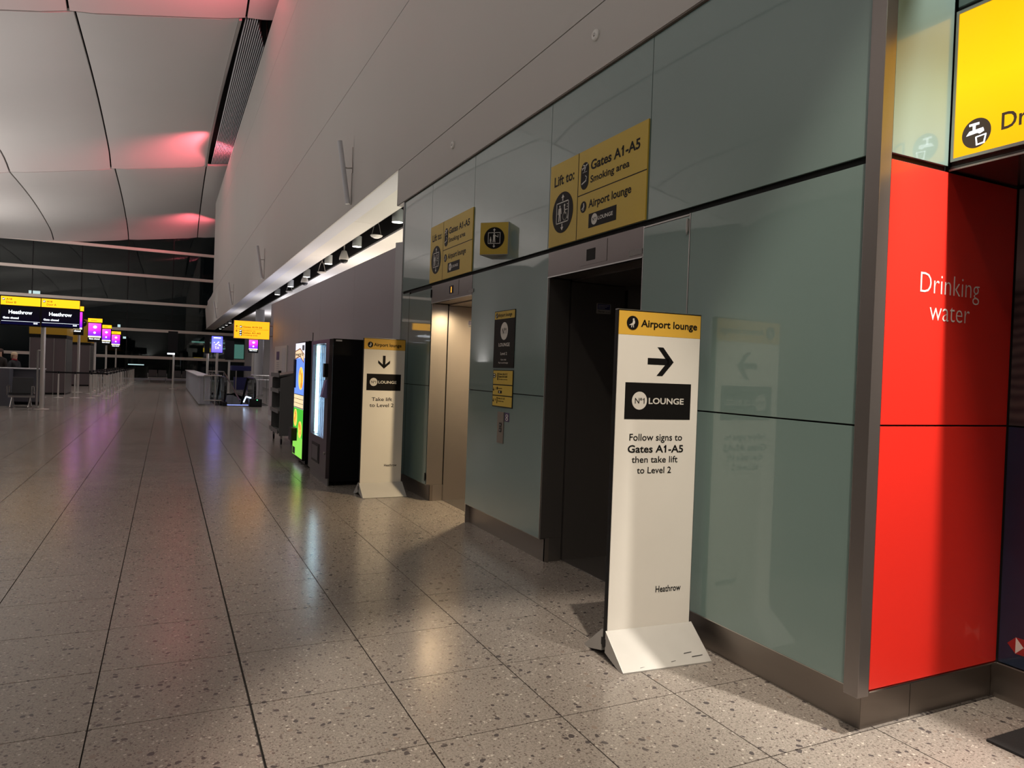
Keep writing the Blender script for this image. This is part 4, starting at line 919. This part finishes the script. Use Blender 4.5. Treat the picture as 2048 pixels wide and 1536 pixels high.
def portrait(x, y, z0, z1, w_, label, px=None, kind='ad', grp='gate displays'):
    t = thing('gate_display', label, 'display', (x, y, 0), grp)
    pole(t, px if px is not None else x + .02, y + .12, z0 + .05, .055)
    f = Fr((x - w_ / 2, y, 0), (1, 0, 0)); H = z1 - z0
    q = MB(); f.rect(q, 0, w_, z0, z1, -.10, 0); c = q.build('screen_case', BLKP, t)
    if kind == 'ad':
        q = MB(); f.rect(q, .0, w_, z0 + H * .84, z1, 0, .004); q.build('heading_panel', YELDIS, c)
        q = MB(); f.rect(q, .03 * w_, w_ * .92, z0 + H * .27, z0 + H * .80, 0, .003); q.build('screen', PURPLE, c)
        q = MB(); f.rect(q, .03 * w_, w_ * .92, z0 + H * .20, z0 + H * .26, 0, .003); q.build('caption_bar', em('caption_cream', (1, .8, .45), 2.0), c)
        letter(f, c, [('Gate closed', w_ * .10, w_ * .84, z0 + H * .115, H * .055, .02)], WHTEM, .004)
        q = MB(); f.disc(q, w_ * .50, z0 + H * .64, w_ * .14, w_ * .12, .003, .005, 20); f.disc(q, w_ * .48, z0 + H * .40, w_ * .09, w_ * .09, .003, .005, 16); q.build('screen_motif', em('motif_pink', (1, .8, .85), 1.6), c)
        letter(f, c, [('A18 Door', w_ * .22, w_ * .62, z0 + H * .885, H * .05)], TEXTDK, .006)
    elif kind == 'blue':
        q = MB(); f.rect(q, .03 * w_, w_ * .97, z0 + H * .02, z1 - H * .02, 0, .003); q.build('screen', BLUESC, c)
        q = MB(); random.seed(3)
        for k in range(16): f.disc(q, w_ * random.uniform(.25, .78), z0 + H * random.uniform(.25, .68), w_ * .05, w_ * .05, .003, .005, 10)
        q.build('screen_motif', em('motif_white', (1, .85, .9), 1.5), c, kind='stuff'); q = MB(); f.rect(q, w_ * .2, w_ * .8, z0 + H * .86, z0 + H * .92, .003, .004); q.build('caption_bar', WHTEM, c)
    elif kind == 'back':
        q = MB(); f.rect(q, -.02, w_ * .72, z0 - .10, z0 - .02, -.09, 0); q.build('caption_bar', WHTEM, c)
    return t
portrait(-3.76, 37.7, 2.60, 3.90, .66, 'tall gate display half hidden behind the double display', -3.60)
portrait(-3.47, 44.0, 2.44, 3.70, .66, 'tall purple gate display second from the double display', -3.45)
portrait(-3.47, 52.0, 2.44, 3.72, .56, 'tall purple gate display third from the double display', -3.46)
portrait(-3.38, 60.0, 2.38, 3.62, .60, 'farthest tall purple gate display in the row', -3.36)
portrait(.30, 45.0, 2.06, 3.28, .50, 'black unlit display seen from behind on a lone pole in the middle of the hall', .36, 'back', None)
portrait(2.10, 36.0, 2.04, 2.82, .50, 'blue lit display on a pole above the glass balustrade', 2.12, 'blue', None)
portrait(3.50, 34.0, 2.08, 2.80, .42, 'purple display below the yellow gate direction sign', 3.50, 'ad', None)
portrait(1.80, 38.6, 2.02, 2.92, .24, 'black unlit display next to the blue lit display', 1.84, 'none', None)
portrait(2.95, 40.0, 1.75, 2.75, .42, 'black unlit display between the blue and the purple display', 2.95, 'none', None)

# ================================================================== kiosks, desk, seats
def kiosk(x0, x1, y, zt, zf, label, icon=False):
    t = thing('gate_kiosk', label, 'kiosk', ((x0 + x1) / 2, y + 1, 0), 'gate kiosks')
    box('fascia', (x0, x1, y, y + 2.2, zf, zt), YELDIM, t); box('fascia_trim', (x0 + .01, x1 - .01, y + .01, y + 2.19, zf - .14, zf), BLKP, t)
    PN = mat('kiosk_panel', (.13, .105, .11), .35)
    n = 3; dw = (x1 - x0 - .06) / n
    for k in range(n): box('wall_panel', (x0 + .03 + k * dw + .015, x0 + .03 + (k + 1) * dw - .015, y + .04, y + .08, .08, zf - .15), PN, t)
    for k in range(n + 1): box('upright', (x0 + .03 + k * dw - .012, x0 + .03 + k * dw + .012, y + .02, y + .09, 0, zf - .15), SATIN, t)
    box('side_panel', (x1 - .04, x1 - .01, y + .1, y + 2.15, .05, zf - .15), mat('kiosk_side', (.10, .10, .10), .3), t); box('base', (x0 + .03, x1 - .03, y + .05, y + 2.15, 0, .075), BLKP, t)
    if icon:
        f = Fr((x0, y, 0), (1, 0, 0)); q = MB(); f.disc(q, x1 - x0 - .42, zt - .22, .20, .20, 0, .004, 28); q.build('pictogram_disc', BLK, t); q = MB(); plane_shape(f, q, x1 - x0 - .42, zt - .24, .28, .004, .006); q.build('pictogram_symbol', GREYL, t)
kiosk(-5.12, -3.79, 35.2, 2.98, 2.50, 'dim yellow topped grey kiosk behind the double gate display')
kiosk(-5.6, -3.86, 46.6, 3.74, 2.45, 'larger dim yellow kiosk farther away with a black round pictogram', True)
t = thing('gate_desk', 'grey gate desk at the left edge with a bright top rim', 'desk', (-5.2, 27.2, 0))
DG = mat('desk_grey', (.10, .10, .12), .45)
box('front_panel', (-7.2, -3.62, 27.4, 27.44, .10, 1.14), DG, t); box('desk_top', (-7.25, -3.58, 27.25, 28.1, 1.14, 1.175), GREYL, t, bevel=.004); box('end_panel', (-3.64, -3.60, 27.445, 28.05, 0, 1.139), SATIN, t); box('plinth', (-7.2, -3.64, 27.5, 28.0, 0, .099), BLKP, t)
box('pedestal', (-7.2, -4.35, 26.6, 27.24, 0, 1.16), DG, t, bevel=.01)
def seat_bench(x, y, n, label, grp=None):
    t = thing('beam_seat', label, 'seat', (x, y, 0), grp); BK = mat('seat_leather', (.012, .012, .014), .45)
    for k in range(n):
        xa = x + k * .62
        MB().hexa([(xa, y, .40), (xa + .54, y, .40), (xa + .54, y + .50, .37), (xa, y + .50, .37)], [(xa, y, .46), (xa + .54, y, .46), (xa + .54, y + .50, .43), (xa, y + .50, .43)]).build('seat', BK, t, bevel=.01)
        MB().hexa([(xa, y + .47, .43), (xa + .54, y + .47, .43), (xa + .54, y + .53, .43), (xa, y + .53, .43)], [(xa, y + .60, .90), (xa + .54, y + .60, .90), (xa + .54, y + .65, .90), (xa, y + .65, .90)]).build('backrest', BK, t, bevel=.01)
    MB().box(x - .05, x + n * .62, y + .22, y + .30, .30, .36).build('beam', SATIN, t)
    for k in range(n + 1):
        xa = x - .05 + k * .62
        MB().path([(xa, y + .5, .40), (xa, y + .45, .64), (xa, y + .05, .64), (xa, y + .05, .38)], .018, 8).build('armrest', CHROME, t)
    for xa in (x + .05, x + n * .62 - .12): MB().path([(xa, y - .05, .01), (xa, y + .26, .32), (xa, y + .55, .01)], .022, 8).build('leg', CHROME, t)
seat_bench(-4.22, 25.75, 1, 'black beam seat with chrome armrests in front of the grey gate desk')
seat_bench(-1.15, 58.5, 2, 'pair of black seats in front of the end glazing, left of the lone pole', 'black seats by the end glazing')
seat_bench(.45, 57.5, 2, 'pair of black seats in front of the end glazing, right of the lone pole', 'black seats by the end glazing')
t = thing('exit_screen', 'small yellow and green lit panel at the left edge above the desk', 'display', (-6.3, 31, 0))
pole(t, -6.42, 31.1, 2.1, .04); box('upper_panel', (-6.62, -6.38, 30.96, 31.0, 2.35, 2.55), YELDIS, t); box('lower_panel', (-6.62, -6.38, 30.96, 31.0, 2.10, 2.34), em('exit_green', (.03, .35, .22), .9), t); box('screen_case', (-6.64, -6.36, 31.0, 31.08, 2.08, 2.57), BLKP, t)

# ---- queue posts
def post(x, y, label, belt=None, proto=None):
    t = thing('queue_post', label, 'barrier post', (x, y, 0), 'queue barrier posts')
    MB().lathe((x, y, 0), [(.17, 0), (.17, .01), (.03, .03), (.026, .93)], 14).build('post', POLEM, t, smooth=True)
    MB().lathe((x, y, .93), [(.036, 0), (.036, .09), (.02, .10)], 14).build('belt_head', BLKP, t, smooth=True)
    if belt:
        d = Vector((belt[0] - x, belt[1] - y, 0)); n = d.normalized(); s = Vector((-n.y, n.x, 0)) * .004; a = Vector((x, y, 0)) + n * .04; b2 = Vector((x, y, 0)) + d - n * .04
        MB().hexa([a - s + Vector((0, 0, .95)), b2 - s + Vector((0, 0, .95)), b2 + s + Vector((0, 0, .95)), a + s + Vector((0, 0, .95))], [a - s + Vector((0, 0, 1.01)), b2 - s + Vector((0, 0, 1.01)), b2 + s + Vector((0, 0, 1.01)), a + s + Vector((0, 0, 1.01))]).build('belt', BLKP, t)
rowA = [(-2.10, 32.4 + i * 2.0) for i in range(14)]
ORD = ['nearest', 'second', 'third', 'fourth', 'fifth', 'sixth', 'seventh', 'eighth', 'ninth', 'tenth', 'eleventh', 'twelfth', 'thirteenth', 'fourteenth', 'fifteenth', 'sixteenth', 'seventeenth', 'eighteenth', 'nineteenth']
for i, p in enumerate(rowA): post(*p, ORD[i] + ' steel queue post of the long right-hand row, counted from the camera', rowA[i + 1] if i < 13 else None)
rowB = [(-4.30 + i * .55, 32.6) for i in range(4)]
for i, p in enumerate(rowB): post(*p, ('leftmost', 'second from left', 'third from left', 'fourth from left')[i] + ' steel queue post of the short front row across the queue', (rowB + [rowA[0]])[i + 1])
rowC = [(-3.05, 36.8 + i * 1.6) for i in range(14)]
for i, p in enumerate(rowC): post(*p, ORD[i] + ' steel queue post of the inner row beside the gate displays, counted from the camera', rowC[i + 1] if i < 13 else None)
rowD = [(-2.60, 34.6 + i * 1.7) for i in range(13)]
for i, p in enumerate(rowD): post(*p, ORD[i] + ' steel queue post of the middle row, counted from the camera', rowD[i + 1] if i < 12 else None)

# ================================================================== escalator and balustrades
t = thing('void_balustrade', 'grey panelled balustrade with steel handrail along the escalator well', 'balustrade', (1.2, 30, 0))
for k in range(9): box('side_panel', (1.08, 1.14, 28.2 + k * 2.1, 30.27 + k * 2.1, .06, 1.06), GREYP, t)
box('front_panel', (1.145, 1.46, 28.2, 28.26, .06, 1.06), GREYP, t); box('front_glass', (1.47, 1.80, 28.21, 28.23, .10, 1.0), GLASSC, t); box('ledge', (1.02, 1.50, 28.15, 47.0, 1.061, 1.09), GREYL, t)
MB().path([(1.25, 28.12, 1.10), (1.84, 28.12, 1.10)], .025, 10).path([(1.25, 28.12, .20), (1.84, 28.12, .20)], .02, 10).path([(1.62, 28.12, .0), (1.62, 28.12, 1.10)], .02, 10).path([(1.25, 28.12, .2), (1.25, 28.12, 1.10)], .02, 8).build('handrail', CHROME, t)
t = thing('well_railing', 'thin steel railing along the left side of the escalator well', 'railing', (1.9, 33, 0))
MB().tube((1.85, 28.75, 1.08), (1.85, 37.8, 1.08), .025, 10).build('handrail', CHROME, t)
for k in range(5): MB().tube((1.85, 29.0 + k * 2, 0), (1.85, 29.0 + k * 2, 1.08), .018, 8).build('baluster', CHROME, t)
t = thing('escalator', 'escalator going down, with black handrails and a blue lit comb plate', 'escalator', (2.5, 28.2, 0))
for s, x in ((0, 1.96), (1, 2.98)):
    pts = []
    for i in range(13): a = -PI / 2 - PI * i / 12; pts.append((x, 28.30 + .42 * math.cos(a) * 1.0, .62 + .42 * math.sin(a)))
    loop = [(x, 28.30, .18)] + [(x, 28.30 - .36 * math.sin(PI * i / 10), .60 - .42 * math.cos(PI * i / 10)) for i in range(11)] + [(x, 30.6, 1.02), (x, 34.0, -.6), (x, 36, -1.6)]
    MB().path(loop, .045, 10).build('handrail', BLKP, t)
    MB().hexa([(x - .01, 28.25, .15), (x - .01, 30.6, .15), (x - .01, 30.6, .98), (x - .01, 28.1, .96)], [(x + .01, 28.25, .15), (x + .01, 30.6, .15), (x + .01, 30.6, .98), (x + .01, 28.1, .96)]).build('glass_side', GLASSC, t)
    box('skirt', (x - .07, x + .07, 27.95, 30.6, 0, .15), BLKP, t, bevel=.01)
box('comb_plate', (2.03, 2.91, 27.9, 28.59, 0, .015), STEELD, t); box('comb_light', (2.05, 2.90, 28.50, 28.55, .016, .03), em('comb_blue', (.25, .35, 1.0), 2.0), t)
q = MB()
for k in range(12): q.box(2.05, 2.89, 28.6 + k * .4, 28.99 + k * .4, -.06 - max(0, k - 1) * .2, -.02 - max(0, k - 1) * .2)
q.build('steps', STEELD, t)
for pth in ([(2.60, 28.05, .15), (2.68, 28.05, .36), (2.86, 28.05, .31)],): MB().path(pth, .022, 8).build('light_strip', em('strip_blue', (.5, .7, 1.0), 4.0), t)
box('motor_cover', (2.75, 3.2, 27.6, 27.94, 0, .30), BLKP, t, bevel=.05)
MB().lathe((3.02, 27.55, .26), [(.015, 0), (.015, .02)], 10, 'Y').build('indicator_light', em('go_green', (.1, 1.0, .3), 5.0), t)
o = MB().box(HX0 - .1, HX0, HY0, HY1, -3, -.018).box(HX1, HX1 + .1, HY0, HY1, -3, -.018).box(HX0 - .1, HX1 + .1, HY1, HY1 + .1, -3, -.018).box(HX0 - .1, HX1 + .1, HY0 - .1, HY0, -3, -.018).box(HX0 - .1, HX1 + .1, HY0 - .1, HY1 + .1, -3.1, -3).build('trim_1', GREYP); tag(o, 'escalator well lining', 'wall', None, 'structure')
t = thing('stair_handrail', 'sloping pale steel handrail behind the escalator', 'handrail', (2.7, 33, 0))
MB().path([(1.99, 41.2, 1.12), (2.78, 41.2, 1.12)], .03, 8).path([(2.75, 31.2, .05), (2.78, 41.0, 1.10)], .03, 8).build('rail', CHROME, t)
for x in (2.2, 2.5, 2.78): MB().tube((x, 41.2, 0), (x, 41.2, 1.12), .02, 8).build('baluster', CHROME, t)
t = thing('hall_column', 'round white column right of the purple display', 'column', (4.18, 38, 0)); MB().lathe((4.18, 38, 0), [(.25, 0), (.25, .1), (.215, .11), (.215, 4.31)], 28).build('shaft', GREYL, t, smooth=True)
t = thing('blue_booth', 'dark blue booth beyond the escalator', 'booth', (3.6, 46, 0)); NB = mat('booth_blue', (.012, .014, .11), .5)
box('roof', (3.55, 4.75, 46, 47.4, 1.15, 1.45), NB, t, bevel=.05); box('counter', (3.75, 4.55, 46.2, 47.2, 0, .75), NB, t)
for x in (3.8, 4.6): MB().tube((x, 46.1, 0), (x, 46.1, 1.15), .03, 8).build('post', SATIN, t)
t = thing('far_railing', 'low pale steel railing at the right in front of the column', 'railing', (3.6, 33, 0))
MB().tube((3.33, 33, 1.08), (6.0, 33, 1.08), .03, 8).tube((3.33, 33, .9), (6.0, 33, .9), .015, 8).build('rail', CHROME, t)
for k in range(9): MB().tube((3.36 + k * .32, 33, 0), (3.36 + k * .32, 33, 1.08), .016, 8).build('baluster', CHROME, t)
box('grey_cabinet', (4.0, 4.5, 31, 31.6, 0, 1.0), GREYL, None, bevel=.01); tag(bpy.data.objects['grey_cabinet'], 'pale grey cabinet at the end of the steel railing, beside the hoarding', 'cabinet')

# ================================================================== people behind the desk
def person(x, y, yaw, h, coat, hairc, label, scarf=None):
    t = thing('person', label, 'person', (x, y, 0)); s = h / 1.75; R = Matrix.Rotation(yaw, 4, 'Z')
    J = {'pel': (0, 0, .95, .15, .11), 'sp': (0, 0, 1.18, .145, .10), 'ch': (0, 0, 1.36, .17, .115), 'nk': (0, -.01, 1.50, .055, .055), 'hd0': (0, -.03, 1.58, .07, .085), 'hd1': (0, -.02, 1.68, .075, .09), 'hd2': (0, -.01, 1.75, .045, .05)}
    for sg, n in ((1, 'L'), (-1, 'R')):
        J['sh' + n] = (.17 * sg, 0, 1.40, .065, .065); J['el' + n] = (.23 * sg, -.02, 1.12, .048, .048); J['wr' + n] = (.17 * sg, -.24, 1.12, .034, .034); J['ha' + n] = (.14 * sg, -.33, 1.15, .04, .03)
        J['hp' + n] = (.09 * sg, 0, .90, .10, .10); J['kn' + n] = (.10 * sg, -.01, .50, .065, .065); J['an' + n] = (.10 * sg, .02, .09, .045, .045); J['to' + n] = (.11 * sg, -.14, .04, .04, .035)
    E = [('pel', 'sp'), ('sp', 'ch'), ('ch', 'nk'), ('nk', 'hd0'), ('hd0', 'hd1'), ('hd1', 'hd2')]
    for n in 'LR': E += [('ch', 'sh' + n), ('sh' + n, 'el' + n), ('el' + n, 'wr' + n), ('wr' + n, 'ha' + n), ('pel', 'hp' + n), ('hp' + n, 'kn' + n), ('kn' + n, 'an' + n), ('an' + n, 'to' + n)]
    ks = list(J); me = bpy.data.meshes.new('body'); me.from_pydata([tuple((R @ Vector(J[k][:3])) * s) for k in ks], [(ks.index(a), ks.index(b)) for a, b in E], [])
    bmx = bmesh.new(); bmx.from_mesh(me); ly = bmx.verts.layers.skin.verify()
    for v, k in zip(bmx.verts, ks): v[ly].radius = (J[k][3] * s, J[k][4] * s); v[ly].use_root = (k == 'pel')
    bmx.to_mesh(me); bmx.free(); o = bpy.data.objects.new('body', me); COL.objects.link(o); o.parent = t
    M = bpy.data.materials.new('clothes_and_skin'); M.use_nodes = True; nt = M.node_tree; bb = nt.nodes['Principled BSDF']; bb.inputs['Roughness'].default_value = .7
    tc = nt.nodes.new('ShaderNodeNewGeometry'); sp = nt.nodes.new('ShaderNodeSeparateXYZ'); nt.links.new(tc.outputs['Position'], sp.inputs[0]); mr = nt.nodes.new('ShaderNodeMath'); mr.operation = 'GREATER_THAN'; mr.inputs[1].default_value = 1.50 * s
    mx2 = nt.nodes.new('ShaderNodeMix'); mx2.data_type = 'RGBA'; mx2.inputs[6].default_value = (*coat, 1); mx2.inputs[7].default_value = (.55, .34, .24, 1); nt.links.new(sp.outputs[2], mr.inputs[0]); nt.links.new(mr.outputs[0], mx2.inputs[0]); nt.links.new(mx2.outputs[2], bb.inputs['Base Color']); me.materials.append(M)
    o.modifiers.new('skin', 'SKIN'); sb = o.modifiers.new('sub', 'SUBSURF'); sb.levels = 1; sb.render_levels = 2
    HM = mat('hair_%d' % int(hairc[0] * 1000), hairc, .6)
    def W_(p): return Vector((x, y, 0)) + (R @ Vector(p)) * s
    q = MB(); n1 = 12
    for j in range(7):
        ph = PI / 2 * j / 6 * 1.25
        for i in range(n1):
            a = 2 * PI * i / n1; back = max(0, math.sin(a)); rr = .098 * math.sin(min(ph, PI / 2) + .05)
            z = 1.70 + .085 * math.cos(ph) - (.13 * back if j > 4 else 0)
            q.v.append(W_((rr * math.cos(a), .0 + rr * math.sin(a) * 1.12 + (.012), z)))
    for j in range(6):
        for i in range(n1): q.f.append((j * n1 + i, j * n1 + (i + 1) % n1, (j + 1) * n1 + (i + 1) % n1, (j + 1) * n1 + i))
    q.f.append(tuple(range(n1))); q.build('hair', HM, t, smooth=True)
    q = MB(); q.tube(W_((-.03, -.105, 1.685)), W_((-.03, -.112, 1.685)), .008 * s, 8).tube(W_((.03, -.105, 1.685)), W_((.03, -.112, 1.685)), .008 * s, 8).tube(W_((-.025, -.105, 1.62)), W_((.025, -.105, 1.62)), .005 * s, 6); q.build('face_features', mat('face_dark', (.05, .02, .02), .6), t)
    if scarf: MB().lathe(W_((0, 0, 1.47)), [(.075, 0), (.09, .03), (.07, .07)], 16).build('scarf', mat('scarf_red', scarf, .8), t, smooth=True)
person(-4.66, 29.3, .9, 1.66, (.012, .012, .015), (.62, .50, .32), 'blond person in a dark coat with a red scarf standing behind the gate desk', (.25, .01, .02))
person(-5.14, 29.7, -.3, 1.76, (.02, .015, .013), (.06, .03, .02), 'brown-haired person in dark clothes standing at the left edge behind the desk')
